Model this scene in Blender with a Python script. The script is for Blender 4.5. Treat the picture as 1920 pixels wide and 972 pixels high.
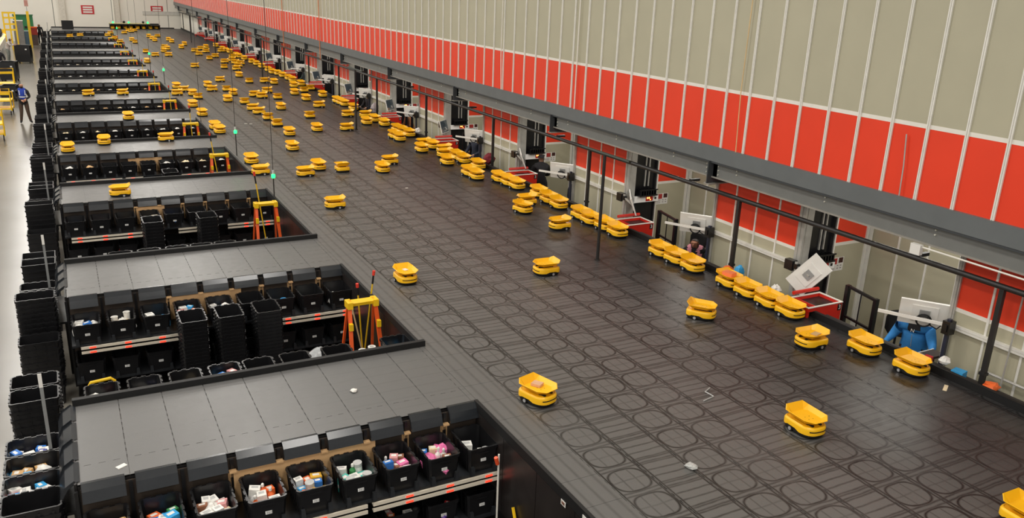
import bpy, math, random
from mathutils import Vector, Matrix, Quaternion
import numpy as np
R = math.radians
scene = bpy.context.scene
for o in list(bpy.data.objects): bpy.data.objects.remove(o)

# ------------------------------------------------------------------ camera
YAW, PITCH, ROLL, FPX = 0.49601118, 0.31609024, -0.03870784, 1564.956
cam_d = bpy.data.cameras.new('camera'); cam_d.sensor_width = 36; cam_d.lens = FPX / 1920 * 36
cam_d.clip_end = 400
cam = bpy.data.objects.new('camera', cam_d); scene.collection.objects.link(cam)
fw = Vector((math.sin(YAW) * math.cos(PITCH), math.cos(YAW) * math.cos(PITCH), -math.sin(PITCH)))
rt = Vector((math.cos(YAW), -math.sin(YAW), 0)); dn = fw.cross(rt)
r2 = math.cos(ROLL) * rt + math.sin(ROLL) * dn; d2 = -math.sin(ROLL) * rt + math.cos(ROLL) * dn
m = Matrix((r2, -d2, -fw)).transposed().to_4x4(); m.translation = (0, 0, 6.55)
cam.matrix_world = m
scene.camera = cam

# ------------------------------------------------------------------ world, lamps, exposure
scene.view_settings.view_transform = 'Standard'; scene.view_settings.look = 'None'
scene.view_settings.exposure = 0.0; scene.view_settings.gamma = 1.0
scene.view_settings.use_curve_mapping = False
w = bpy.data.worlds.new('world'); scene.world = w; w.use_nodes = True
w.node_tree.nodes['Background'].inputs[0].default_value = (1.0, 0.965, 0.91, 1)
w.node_tree.nodes['Background'].inputs[1].default_value = 0.55
LAMP_W = 345
for ix, lx in enumerate((-20, -11, -3, 4.2)):
    for iy in range(11):
        l = bpy.data.lights.new('ceiling_lamp', 'AREA'); l.shape = 'RECTANGLE'; l.size = 1.6; l.size_y = 3.0
        l.energy = LAMP_W; l.color = (1.0, 0.965, 0.91)
        lo = bpy.data.objects.new('ceiling_lamp', l); scene.collection.objects.link(lo)
        lo.location = (lx, -6 + iy * 9.2, 11.6)

for k in range(14):     # fill lights added under the mezzanine to brighten each station alcove
    l = bpy.data.lights.new('station_fill', 'AREA'); l.shape = 'RECTANGLE'; l.size = 0.25; l.size_y = 2.2
    l.energy = 30; l.color = (1.0, 0.95, 0.87)
    lo = bpy.data.objects.new('station_fill', l); scene.collection.objects.link(lo); lo.location = (11.9, 8.0 + 5.22 * k, 3.42)

# ------------------------------------------------------------------ helpers
COL = scene.collection
def lin(c):
    return tuple(((v / 255) / 12.92 if v / 255 <= 0.04045 else ((v / 255 + 0.055) / 1.055) ** 2.4) for v in c)
MATS = {}
def mat(name, rgb, rough=0.5, metal=0.0, spec=0.5, vary=0.08, scale=6.0, emit=0.0, bump=0.0, alpha=1.0, trans=0.0):
    if name in MATS: return MATS[name]
    M = bpy.data.materials.new(name); M.use_nodes = True; nt = M.node_tree; b = nt.nodes['Principled BSDF']
    c = lin(rgb)
    b.inputs['Roughness'].default_value = rough; b.inputs['Metallic'].default_value = metal
    b.inputs['Specular IOR Level'].default_value = spec
    if vary > 0:
        g = nt.nodes.new('ShaderNodeNewGeometry')
        n = nt.nodes.new('ShaderNodeTexNoise'); n.inputs['Scale'].default_value = scale; n.inputs['Detail'].default_value = 3
        nt.links.new(g.outputs['Position'], n.inputs['Vector'])
        r = nt.nodes.new('ShaderNodeValToRGB')
        r.color_ramp.elements[0].position = 0.3; r.color_ramp.elements[1].position = 0.7
        r.color_ramp.elements[0].color = tuple(v * (1 - vary) for v in c) + (1,)
        r.color_ramp.elements[1].color = tuple(min(1, v * (1 + vary)) for v in c) + (1,)
        nt.links.new(n.outputs['Fac'], r.inputs['Fac']); nt.links.new(r.outputs['Color'], b.inputs['Base Color'])
        if bump > 0:
            bp = nt.nodes.new('ShaderNodeBump'); bp.inputs['Strength'].default_value = bump; bp.inputs['Distance'].default_value = 0.01
            nt.links.new(n.outputs['Fac'], bp.inputs['Height']); nt.links.new(bp.outputs['Normal'], b.inputs['Normal'])
    else:
        b.inputs['Base Color'].default_value = c + (1,)
    if emit > 0:
        b.inputs['Emission Color'].default_value = c + (1,); b.inputs['Emission Strength'].default_value = emit
    if trans > 0: b.inputs['Transmission Weight'].default_value = trans
    if alpha < 1: b.inputs['Alpha'].default_value = alpha
    MATS[name] = M
    return M

class MB:
    """collects geometry for one mesh"""
    def __init__(s): s.v = []; s.f = []; s.m = []; s.mi = 0
    def add(s, vs, fs, mi=None):
        o = len(s.v); s.v += [tuple(v) for v in vs]
        for f in fs: s.f.append(tuple(i + o for i in f)); s.m.append(s.mi if mi is None else mi)
        return s
    def box(s, x0, x1, y0, y1, z0, z1, mi=None):
        return s.add([(x0, y0, z0), (x1, y0, z0), (x1, y1, z0), (x0, y1, z0), (x0, y0, z1), (x1, y0, z1), (x1, y1, z1), (x0, y1, z1)],
                     [(0, 3, 2, 1), (4, 5, 6, 7), (0, 1, 5, 4), (1, 2, 6, 5), (2, 3, 7, 6), (3, 0, 4, 7)], mi)
    def bar(s, p, q, a, b=None, up=(0, 0, 1), mi=None):
        p = Vector(p); q = Vector(q); b = a if b is None else b
        d = (q - p).normalized(); u = Vector(up)
        if abs(d.dot(u)) > 0.97: u = Vector((0, 1, 0))
        x = d.cross(u).normalized() * a / 2; y = x.cross(d).normalized() * b / 2
        vs = [p - x - y, p + x - y, p + x + y, p - x + y, q - x - y, q + x - y, q + x + y, q - x + y]
        return s.add(vs, [(0, 1, 2, 3), (7, 6, 5, 4), (4, 5, 1, 0), (5, 6, 2, 1), (6, 7, 3, 2), (7, 4, 0, 3)], mi)
    def tube(s, pts, r, n=8, mi=None, cap=True):
        pts = [Vector(p) for p in pts]; rings = []
        rs = r if isinstance(r, (list, tuple)) else [r] * len(pts)
        prev = None
        for i, p in enumerate(pts):
            d = (pts[min(i + 1, len(pts) - 1)] - pts[max(i - 1, 0)]).normalized()
            u = Vector((0, 0, 1)) if abs(d.z) < 0.95 else Vector((1, 0, 0))
            if prev is not None: u = prev
            x = d.cross(u)
            if x.length < 1e-4: x = d.cross(Vector((0, 1, 0.3)))
            x.normalize(); y = x.cross(d).normalized(); prev = y
            rings.append([p + (x * math.cos(2 * math.pi * k / n) + y * math.sin(2 * math.pi * k / n)) * rs[i] for k in range(n)])
        return s.loft(rings, cap, cap, mi)
    def loft(s, rings, cap0=True, cap1=True, mi=None):
        n = len(rings[0]); vs = [p for r in rings for p in r]; fs = []
        for i in range(len(rings) - 1):
            for k in range(n):
                fs.append((i * n + k, i * n + (k + 1) % n, (i + 1) * n + (k + 1) % n, (i + 1) * n + k))
        if cap0: fs.append(tuple(reversed(range(n))))
        if cap1: fs.append(tuple(range((len(rings) - 1) * n, len(rings) * n)))
        return s.add(vs, fs, mi)
    def lathe(s, prof, n=16, c=(0, 0, 0), mi=None, cap0=True, cap1=True):
        return s.loft([[(c[0] + r * math.cos(2 * math.pi * k / n), c[1] + r * math.sin(2 * math.pi * k / n), c[2] + z) for k in range(n)] for r, z in prof], cap0, cap1, mi)
    def mesh(s, name, mats, smooth=False):
        me = bpy.data.meshes.new(name); me.from_pydata(s.v, [], s.f)
        for mm in (mats if isinstance(mats, (list, tuple)) else [mats]): me.materials.append(mm)
        me.polygons.foreach_set('material_index', s.m)
        if smooth:
            me.polygons.foreach_set('use_smooth', [True] * len(me.polygons))
            try: me.set_sharp_from_angle(angle=R(40))
            except Exception: pass
        me.update(); return me
def ob(name, data, parent=None, loc=(0, 0, 0), rot=(0, 0, 0), scale=None):
    o = bpy.data.objects.new(name, data); COL.objects.link(o)
    o.location = loc; o.rotation_euler = rot
    if scale: o.scale = scale
    if parent is not None: o.parent = parent
    return o
def tag(o, label, cat, group=None, kind=None):
    o['label'] = label; o['category'] = cat
    if group: o['group'] = group
    if kind: o['kind'] = kind
    return o
def thing(name, label, cat, loc=(0, 0, 0), rz=0, group=None):
    return tag(ob(name, None, None, loc, (0, 0, rz)), label, cat, group)
def struct(name, me, parent=None):
    o = ob(name, me, parent)
    if parent is None: o['kind'] = 'structure'
    return o
def boxmesh(name, dims, m, c=(0, 0, 0)):
    b = MB(); b.box(c[0] - dims[0] / 2, c[0] + dims[0] / 2, c[1] - dims[1] / 2, c[1] + dims[1] / 2, c[2], c[2] + dims[2]); return b.mesh(name, m)
ORD = ['', 'first', 'second', 'third', 'fourth', 'fifth', 'sixth', 'seventh', 'eighth', 'ninth', 'tenth', 'eleventh', 'twelfth', 'thirteenth', 'fourteenth', 'fifteenth', 'sixteenth', 'seventeenth', 'eighteenth', 'nineteenth', 'twentieth'] + ['%dth' % k for k in range(21, 60)]
rnd = random.Random(7)

# node expression helper
class NX:
    def __init__(s, nt): s.nt = nt
    def op(s, o, a, b=None, c=None, clamp=False):
        n = s.nt.nodes.new('ShaderNodeMath'); n.operation = o; n.use_clamp = clamp
        for i, q in enumerate((a, b, c)):
            if q is None: continue
            if isinstance(q, (int, float)): n.inputs[i].default_value = q
            else: s.nt.links.new(q, n.inputs[i])
        return n.outputs[0]
    def add(s, a, b): return s.op('ADD', a, b)
    def sub(s, a, b): return s.op('SUBTRACT', a, b)
    def mul(s, a, b): return s.op('MULTIPLY', a, b)
    def absd(s, a): return s.op('ABSOLUTE', a)
    def fl(s, a): return s.op('FLOOR', a)
    def fr(s, a): return s.op('FRACT', a)
    def mx(s, a, b): return s.op('MAXIMUM', a, b)
    def gt(s, a, b): return s.op('GREATER_THAN', a, b)
    def line(s, d, wdt):  # 1 where |d| small, fades to 0 at wdt
        return s.op('SUBTRACT', 1.0, s.op('DIVIDE', s.absd(d), wdt), clamp=True)
# ------------------------------------------------------------------ materials
BLK = mat('black_plastic', (24, 24, 26), 0.3, vary=0.12)
BLK2 = mat('dark_plastic', (40, 42, 45), 0.3, vary=0.1)
CHUTE = mat('chute_plastic', (40, 43, 47), 0.22, vary=0.1)
VOID = mat('black_board', (26, 24, 24), 0.45, vary=0.2, scale=2)
YEL = mat('robot_yellow', (255, 194, 26), 0.32, vary=0.03)
YEL2 = mat('tray_yellow', (255, 190, 22), 0.36, vary=0.03)
RUB = mat('rubber_black', (14, 14, 15), 0.6, vary=0.1)
CHROME = mat('chrome', (225, 225, 228), 0.2, 0.7, vary=0)
WHITE = mat('white_plastic', (232, 230, 224), 0.4, vary=0.03)
WHT = mat('white_paint', (236, 232, 222), 0.45, vary=0.03)
STEEL = mat('galvanised_steel', (186, 184, 178), 0.38, 0.25, vary=0.1)
GREYP = mat('grey_wall_panel', (182, 177, 153), 0.42, vary=0.03, scale=1.5)
REDP = mat('red_wall_panel', (238, 66, 36), 0.4, vary=0.03, scale=1.5)
BATT = mat('aluminium_batten', (232, 230, 222), 0.35, 0.0, vary=0.04)
BEAM = mat('grey_steel_paint', (104, 108, 109), 0.45, vary=0.05, scale=3)
BEAMD = mat('dark_steel_paint', (62, 65, 68), 0.5, vary=0.05)
PIPE = mat('black_pipe', (38, 36, 35), 0.45, vary=0.1)
REDB = mat('red_bin_paint', (205, 42, 28), 0.4, vary=0.05)
SCREEN = mat('dark_screen', (74, 84, 92), 0.15, vary=0)
GLASS = mat('dark_curtain', (22, 22, 25), 0.3, vary=0.2, scale=9)
TAN = mat('cardboard', (205, 165, 118), 0.8, vary=0.08)
ORANGE = mat('orange_fibreglass', (240, 96, 38), 0.45, vary=0.08)
LADY = mat('ladder_yellow', (248, 200, 24), 0.45, vary=0.05)
POLY = mat('yellow_paint', (238, 196, 40), 0.45, vary=0.06)
LIGHTBAR = mat('pick_light_rail', (226, 216, 198), 0.4, vary=0.03)
REDLED = mat('red_display', (255, 50, 30), 0.4, vary=0, emit=2.2)
GREENLED = mat('green_beacon', (25, 255, 85), 0.4, vary=0, emit=6)
AMBERLED = mat('amber_lamp', (255, 190, 90), 0.4, vary=0, emit=4)
CONC = mat('concrete_floor', (118, 114, 106), 0.22, vary=0.08, scale=0.45)
ENDW = mat('end_wall_paint', (238, 233, 222), 0.6, vary=0.02, scale=0.8)
CLEAR = mat('clear_plastic', (205, 208, 210), 0.25, vary=0.1, scale=30, alpha=0.6)
CLEARS = mat('crumpled_clear_plastic', (200, 202, 200), 0.2, vary=0.15, scale=40, alpha=0.75)

def barcode_mat():
    M = bpy.data.materials.new('printed_label'); M.use_nodes = True; nt = M.node_tree; X = NX(nt); b = nt.nodes['Principled BSDF']
    tc = nt.nodes.new('ShaderNodeTexCoord'); sp = nt.nodes.new('ShaderNodeSeparateXYZ'); nt.links.new(tc.outputs['Object'], sp.inputs[0])
    n = nt.nodes.new('ShaderNodeTexNoise'); n.noise_dimensions = '1D'; n.inputs['Scale'].default_value = 1.0
    nt.links.new(X.mul(sp.outputs[0], 260), n.inputs['W'])
    bars = X.gt(n.outputs['Fac'], 0.52)
    inx = X.op('LESS_THAN', X.absd(sp.outputs[0]), 0.03); inz = X.op('LESS_THAN', X.absd(sp.outputs[2]), 0.014)
    k = X.mul(X.mul(bars, inx), inz)
    mx = nt.nodes.new('ShaderNodeMix'); mx.data_type = 'RGBA'; nt.links.new(k, mx.inputs['Factor'])
    mx.inputs[6].default_value = (0.85, 0.85, 0.83, 1); mx.inputs[7].default_value = (0.03, 0.03, 0.03, 1)
    nt.links.new(mx.outputs[2], b.inputs['Base Color']); b.inputs['Roughness'].default_value = 0.5
    return M
LABEL = barcode_mat()

def deck_mat():
    M = bpy.data.materials.new('deck_mat_rubber'); M.use_nodes = True; nt = M.node_tree; X = NX(nt); b = nt.nodes['Principled BSDF']
    g = nt.nodes.new('ShaderNodeNewGeometry'); sp = nt.nodes.new('ShaderNodeSeparateXYZ'); nt.links.new(g.outputs['Position'], sp.inputs[0])
    def noise(sc, det=3, rough=.6):
        n = nt.nodes.new('ShaderNodeTexNoise'); n.inputs['Scale'].default_value = sc; n.inputs['Detail'].default_value = det; n.inputs['Roughness'].default_value = rough
        nt.links.new(g.outputs['Position'], n.inputs['Vector']); return n.outputs['Fac']
    nw = X.sub(noise(2.6), 0.5); n2 = noise(0.9); n3 = noise(7); nbig = noise(0.22, 2)
    x = sp.outputs[0]; y = sp.outputs[1]
    xw = X.add(x, X.mul(nw, 0.03)); yw = X.add(y, X.mul(nw, 0.05))
    u = X.op('DIVIDE', X.sub(xw, 4.65), 0.517); ci = X.fl(u); fu = X.sub(X.fr(u), 0.5)
    v = X.sub(X.op('DIVIDE', yw, 0.49), 0.2); fv = X.sub(X.fr(v), 0.5)
    mod = X.op('FLOORED_MODULO', ci, 3.0)
    rung = X.op('COMPARE', mod, 1.0, 0.1); ov = X.sub(1.0, rung)
    main = X.gt(x, 4.66); edge = X.mul(X.gt(x, 4.2), X.sub(1.0, main))
    d = X.op('POWER', X.add(X.op('POWER', X.absd(X.op('DIVIDE', fu, 0.45)), 2.8), X.op('POWER', X.absd(X.op('DIVIDE', fv, 0.42)), 2.8)), 1 / 2.8)
    oval = X.line(X.sub(d, 0.95), 0.1)
    inner = X.mul(X.mx(X.line(X.sub(X.absd(fu), 0.15), 0.03), X.mul(X.line(fv, 0.035), 0.7)), X.op('LESS_THAN', d, 0.9))
    rl = X.line(X.sub(X.fr(X.mul(v, 4.0)), 0.5), 0.16)
    xs = X.line(X.sub(X.absd(fu), 0.455), 0.035)
    ys = X.line(X.sub(X.absd(fv), 0.44), 0.045)
    core = X.add(X.mul(ov, X.mx(X.mul(oval, 1.1), X.mul(inner, 0.55))), X.mul(rung, X.mul(rl, 0.8)))
    marks = X.mx(core, X.mx(X.mul(xs, 1.2), X.mul(ys, 0.8)))
    el = X.mul(X.line(X.sub(X.fr(X.mul(X.sub(x, 4.2), 6.5)), 0.5), 0.2), 0.4)
    st = X.mul(X.mul(X.line(X.sub(X.fr(X.mul(y, 4.08)), 0.5), 0.09), X.op('SUBTRACT', X.op('DIVIDE', x, 3.2), 0.55, clamp=True)), X.mul(X.op('LESS_THAN', x, 4.2), 0.3))
    fade = X.op('MULTIPLY_ADD', n2, 1.0, 0.35, clamp=True)
    marks = X.mul(X.add(X.add(X.mul(main, marks), X.mul(edge, el)), st), fade)
    marks = X.mul(marks, X.op('MULTIPLY_ADD', n3, 0.8, 0.5))
    # wall shade painted into the colour by the stations; strips carry less traffic wear
    wall_shade = nt.nodes.new('ShaderNodeMapRange'); wall_shade.interpolation_type = 'SMOOTHSTEP'
    nt.links.new(X.add(x, X.mul(X.sub(nbig, 0.5), 3.0)), wall_shade.inputs[0])
    wall_shade.inputs[1].default_value = 6.8; wall_shade.inputs[2].default_value = 10.3; wall_shade.inputs[3].default_value = 0.0; wall_shade.inputs[4].default_value = 1.0
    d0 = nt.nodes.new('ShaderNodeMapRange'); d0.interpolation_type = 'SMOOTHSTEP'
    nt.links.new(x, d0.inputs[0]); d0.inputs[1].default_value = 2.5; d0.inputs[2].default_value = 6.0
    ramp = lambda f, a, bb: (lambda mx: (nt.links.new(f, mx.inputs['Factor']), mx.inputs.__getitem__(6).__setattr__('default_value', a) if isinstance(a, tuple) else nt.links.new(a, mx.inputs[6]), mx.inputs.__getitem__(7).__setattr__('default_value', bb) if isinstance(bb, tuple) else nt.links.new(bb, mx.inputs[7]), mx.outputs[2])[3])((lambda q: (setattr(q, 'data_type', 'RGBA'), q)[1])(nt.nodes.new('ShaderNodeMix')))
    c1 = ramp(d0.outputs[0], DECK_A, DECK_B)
    c2 = ramp(wall_shade.outputs[0], c1, DECK_C)
    c3 = ramp(X.op('MULTIPLY', marks, 1.2, clamp=True), c2, (0.010, 0.0095, 0.009, 1))
    # pale scuffs
    sc = X.mul(X.op('SUBTRACT', noise(16, 5, .7), 0.66, clamp=True), 1.6)
    c4 = ramp(sc, c3, (0.28, 0.27, 0.25, 1))
    nt.links.new(c4, b.inputs['Base Color'])
    nt.links.new(X.op('MULTIPLY_ADD', n3, 0.2, 0.27), b.inputs['Roughness'])
    b.inputs['Specular IOR Level'].default_value = 0.5
    bp = nt.nodes.new('ShaderNodeBump'); bp.inputs['Strength'].default_value = 0.15; bp.inputs['Distance'].default_value = 0.004
    nt.links.new(noise(60, 2), bp.inputs['Height']); nt.links.new(bp.outputs['Normal'], b.inputs['Normal'])
    return M
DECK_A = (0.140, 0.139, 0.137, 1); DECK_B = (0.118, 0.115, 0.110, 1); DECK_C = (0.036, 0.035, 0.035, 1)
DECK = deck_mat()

# ------------------------------------------------------------------ big structure
D = 1.55; XL, XA, XR = -0.335, 4.18, 10.5; YEND = 86.9
b = MB(); b.box(-40, 16, -12, 92, -0.1, 0); struct('floor', b.mesh('floor', CONC))
b = MB(); b.box(-40, 16, -12, 92, 12.0, 12.2); struct('ceiling', b.mesh('ceiling', ENDW))
# end wall with its precast panels
end = ob('wall_end', (lambda b: (b.box(-40, 16, 92.06, 92.3, 0, 12), b.mesh('wall_end', BEAM))[1])(MB())); end['kind'] = 'structure'
xs = -40
pm = boxmesh('panel', (4.95, 0.08, 12), ENDW)
while xs < 15.9:
    ob('panel', pm, end, (xs + 2.5 if xs > -39 else xs + 2.5, 92.02, 0)); xs += 5.0
pil = boxmesh('column', (0.5, 0.3, 12), mat('column_paint', (214, 207, 194), 0.6))
for cx in (0.75, 5.4): ob('column', pil, end, (cx, 91.83, 0))
ob('wall_band', boxmesh('wall_band', (3.4, 0.05, 0.35), mat('pale_grey_band', (205, 202, 194), 0.6)), end, (9.4, 91.95, 2.55))

# upper right wall: flush sheet panels, red below, grey above, white stripe between
XU = 10.6; PITCH_W = 0.588
wall = struct('wall_right', (lambda b: (b.box(XU + 0.05, XU + 0.3, -6, 91.4, 3.75, 11.9), b.mesh('wall_right', BEAM))[1])(MB()))
ZS0, ZS1 = 4.87, 4.93
gp = boxmesh('panel', (0.05, PITCH_W - 0.03, 11.9 - ZS1), GREYP); rp = boxmesh('panel', (0.05, PITCH_W - 0.03, ZS0 - 3.76), REDP)
bt = (lambda b: (b.box(-0.026, 0.0, -0.024, -0.006, 0, 8.1), b.box(-0.026, 0.0, 0.006, 0.024, 0, 8.1), b.box(-0.012, 0.0, -0.008, 0.008, 0, 8.1), b.mesh('batten', BATT))[3])(MB())
ny = 149
for i in range(ny):
    yy = 4.02 + i * PITCH_W
    ob('panel', gp, wall, (XU + 0.026, yy + PITCH_W / 2, ZS1)); ob('panel', rp, wall, (XU + 0.026, yy + PITCH_W / 2, 3.76))
    ob('batten', bt, wall, (XU, yy, 3.76))
ob('stripe', boxmesh('stripe', (0.054, 88, ZS1 - ZS0), WHT), wall, (XU + 0.026, 47.5, ZS0))
b = MB(); b.box(XU, XU + 0.3, -6, 4.02, 3.76, 11.9); ob('panel_run', b.mesh('panel_run', GREYP), wall)

# mezzanine edge beam
beam = struct('trim_1', (lambda b: (b.box(XU - 0.06, XU + 0.3, -6, 91.4, 3.585, 3.86), b.mesh('trim_1', BEAM))[1])(MB()))
b = MB(); b.box(XU + 0.03, XU + 0.05, -6, 91.4, 3.29, 3.585); ob('beam_web', b.mesh('beam_web', mat('beam_web_paint', (116, 117, 114), 0.45, vary=0.04)), beam)
b = MB(); b.box(XU - 0.005, XU + 0.14, -6, 91.4, 3.268, 3.29); ob('beam_flange', b.mesh('beam_flange', mat('pale_flange', (150, 146, 138), 0.5)), beam)
b = MB(); b.box(XU - 0.052, XU + 0.03, -6, 91.4, 3.55, 3.584); ob('beam_top_flange', b.mesh('beam_top_flange', BEAMD), beam)
stub = (lambda b: (b.box(-0.13, 0.35, -0.012, 0.012, -0.14, 0.285, 1), b.box(-0.13, 0.5, -0.08, 0.08, -0.16, -0.14, 0), b.box(0.0, 0.03, -0.12, 0.12, -0.02, 0.26, 1), b.mesh('beam_stub', [mat('pale_flange', (0, 0, 0)), BEAMD]))[3])(MB())
bolt = (lambda b: (b.loft([[(0, 0.014 * math.cos(a * math.pi / 3), 0.014 * math.sin(a * math.pi / 3)) for a in range(6)][::-1], [(-0.02, 0.012 * math.cos(a * math.pi / 3), 0.012 * math.sin(a * math.pi / 3)) for a in range(6)][::-1]]), b.mesh('bolt', mat('zinc_bolt', (215, 214, 200), 0.4, 0.3, vary=0)))[1])(MB())
sy = [11.85 + 5.87 * k for k in range(14)]
for k, yy in enumerate(sy):
    ob('beam_stub', stub, beam, (XU + 0.03, yy, 3.3))
    if k < 7:
        for dy in (-0.16, 0.16):
            for zz in (3.34, 3.42, 3.5): ob('bolt', bolt, beam, (XU + 0.03, yy + dy, zz))
        for dy in (-1.05, -3.1, -5.1):
            if k < 5:
                for zz in (3.44, 3.51): ob('bolt', bolt, beam, (XU + 0.03, yy + dy + 0.4, zz))
b = MB(); b.box(XU + 0.3, 15.5, -6, 91.4, 3.45, 3.75); slab = ob('ceiling.001', b.mesh('mezzanine_slab', mat('slab_grey', (120, 116, 108), 0.7))); slab['kind'] = 'structure'

# lower station wall
XW = 11.15; XB = 13.0; FZ = 0.4
low0 = low = struct('wall_back', (lambda b: (b.box(XB + 0.05, XB + 0.2, -6, 91.4, 0, 3.45), b.mesh('wall_back', BEAM))[1])(MB()))
b = MB(); b.box(10.75, 15, -6, 91.4, 0.3, FZ); s_ = ob('floor.001', b.mesh('station_floor', CONC)); s_['kind'] = 'structure'
NK = [10.0 + 5.21 * k for k in range(-1, 14)]; SK = [7.0 + 5.24 * (k + 1) for k in range(-1, 14)]
FP = {}
def flat(name, wx, dz, m, t=0.04):
    key = (name, round(wx, 2), round(dz, 2), m.name)
    if key not in FP: FP[key] = boxmesh(name, (t, wx, dz), m)
    return FP[key]
ZL0, ZL1 = 2.28, 2.34
for k in range(15):
    y0, y1 = NK[k] , SK[k]; L = y1 - y0
    bk = MB(); bk.box(XW + 0.05, XW + 0.15, y0 + 0.02, y1 - 0.02, FZ, 3.44); low = struct('wall_right', bk.mesh('wall_right', BEAM))
    n = 4
    for j in range(n):
        yc = y0 + L * (j + 0.5) / n
        ob('panel', flat('panel', L / n - 0.025, ZL0 - FZ, GREYP), low, (XW + 0.025, yc, FZ))
        ob('panel', flat('panel', L / n - 0.025, 3.44 - ZL1, REDP), low, (XW + 0.025, yc, ZL1))
        if j: ob('batten', (FP.setdefault('lb', (lambda b: (b.box(-0.02, 0.0, -0.016, 0.016, 0, 3.0), b.mesh('batten', BATT))[1])(MB()))), low, (XW + 0.005, y0 + L * j / n, FZ))
    ob('stripe', flat('stripe', L - 0.02, ZL1 - ZL0, WHT, 0.046), low, (XW + 0.024, (y0 + y1) / 2, ZL0))
    # aluminium rail at hand height and the corner columns
    rl = MB(); rl.box(-0.06, 0, -L / 2 + 0.1, L / 2 - 0.1, 0, 0.028); rl.box(-0.045, 0, -L / 2 + 0.1, L / 2 - 0.1, 0.028, 0.042); rl.box(-0.06, 0, -L / 2 + 0.1, L / 2 - 0.1, 0.042, 0.07)
    ob('rail', rl.mesh('rail', BATT), low, (XW, (y0 + y1) / 2, 2.02))
    cm = FP.setdefault('col', (lambda b: (b.box(-0.03, 0.17, -0.04, 0.04, 0, 3.04), b.box(-0.045, -0.03, -0.015, 0.015, 0, 3.04), b.mesh('column', STEEL))[2])(MB()))
    ob('column', cm, low, (XW, y1 - 0.01, FZ))
    cm2 = FP.setdefault('col2', (lambda b: (b.box(-0.05, 0.16, -0.09, 0.05, 0, 3.04), b.box(-0.062, -0.05, -0.02, 0.0, 0, 3.04), b.box(0.0, 0.03, -0.1, -0.09, 0, 3.04), b.mesh('column', STEEL))[3])(MB()))
    ob('column', cm2, low, (XW, y0, FZ))
    # alcove back wall
    low = low0
    if k < 14:
        ya, yb = SK[k], NK[k + 1]; LL = yb - ya
        for j in range(5):
            ob('panel', flat('panel', LL / 5 - 0.02, 3.44 - FZ, GREYP), low, (XB + 0.02, ya + LL * (j + 0.5) / 5, FZ))
            if j: ob('batten', FP['lb'], low, (XB, ya + LL * j / 5, FZ))
        # alcove north wall, facing the camera: grey with a red head panel
        nw_ = FP.setdefault('nw', boxmesh('panel', (0.86, 0.05, ZL0 - FZ), GREYP)); nr_ = FP.setdefault('nr', boxmesh('panel', (0.86, 0.05, 3.44 - ZL1), REDP))
        ns_ = FP.setdefault('ns', boxmesh('stripe', (0.86, 0.056, ZL1 - ZL0), WHT)); nb_ = FP.setdefault('nb', (lambda b: (b.box(-0.03, 0.03, -0.02, 0.03, 0, 3.04), b.mesh('batten', BATT))[1])(MB()))
        ob('panel', nw_, low, (12.41, yb + 0.03, FZ)); ob('panel', nr_, low, (12.41, yb + 0.03, ZL1)); ob('stripe', ns_, low, (12.41, yb + 0.03, ZL0))
        ob('batten', nb_, low, (11.965, yb - 0.0, FZ)); ob('batten', nb_, low, (12.86, yb - 0.0, FZ)); ob('batten', nb_, low, (12.95, yb - 0.02, FZ))
b = MB(); b.box(11.12, 11.3, 80.2, 91.4, FZ, 3.44); struct('wall_right', b.mesh('wall_right', ENDW))

# ------------------------------------------------------------------ sorting deck
S = [4.5, 10.33, 16.1, 22.4, 28.1, 34.0, 39.9, 45.6, 51.5, 57.7, 63.7, 70.0, 75.9]
N = [8.5, 14.3, 20.6, 26.4, 32.3, 37.9, 43.9, 49.8, 56.0, 61.8, 68.9, 75.0, 82.4]
deck = ob('sorting_deck', None); deck['kind'] = 'structure'
b = MB(); b.box(XA, XR, 2.0, YEND, 0.0, 1.53); ob('deck_frame', b.mesh('deck_frame', VOID), deck)
strips = [(N[i], S[i + 1]) for i in range(12)] + [(82.4, YEND)]
for y0, y1 in strips:
    b = MB(); b.box(XL, XA, y0, y1, 0.0, 1.53); ob('deck_frame', b.mesh('deck_frame', VOID), deck)
    b = MB(); b.box(XL + .002, XA - .002, y0 + .002, y1 - .002, 1.53, 1.544); ob('underlay', b.mesh('underlay', mat('underlay', (74, 72, 70), .8)), deck)
# jigsaw mats
PX, PY = 0.517, 0.49
def jig(px, py):
    t = []; am = 0.005; q = 7
    def wv(i): return am if i % 2 else -am
    pts = []
    def side(p, d, nrm, L):
        for i in range(q):
            for f in (0.06, 0.94): pts.append((p[0] + d[0] * L * (i + f) / q + nrm[0] * wv(i), p[1] + d[1] * L * (i + f) / q + nrm[1] * wv(i)))
    side((0, 0), (1, 0), (0, 1), px); side((px, 0), (0, 1), (1, 0), py)
    side((px, py), (-1, 0), (0, 1), px); side((0, py), (0, -1), (-1, 0), py)
    return pts
def tile_mesh(px, py):
    pts = jig(px, py); g = 0.0006; cx, cy = px / 2, py / 2
    p2 = [(cx + (x - cx) * (1 - g / px), cy + (y - cy) * (1 - g / py)) for x, y in pts]
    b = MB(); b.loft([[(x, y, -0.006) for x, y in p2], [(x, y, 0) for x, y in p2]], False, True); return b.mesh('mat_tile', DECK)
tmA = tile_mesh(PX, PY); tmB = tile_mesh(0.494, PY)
cnt = 0; stuff = MB()
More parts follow.
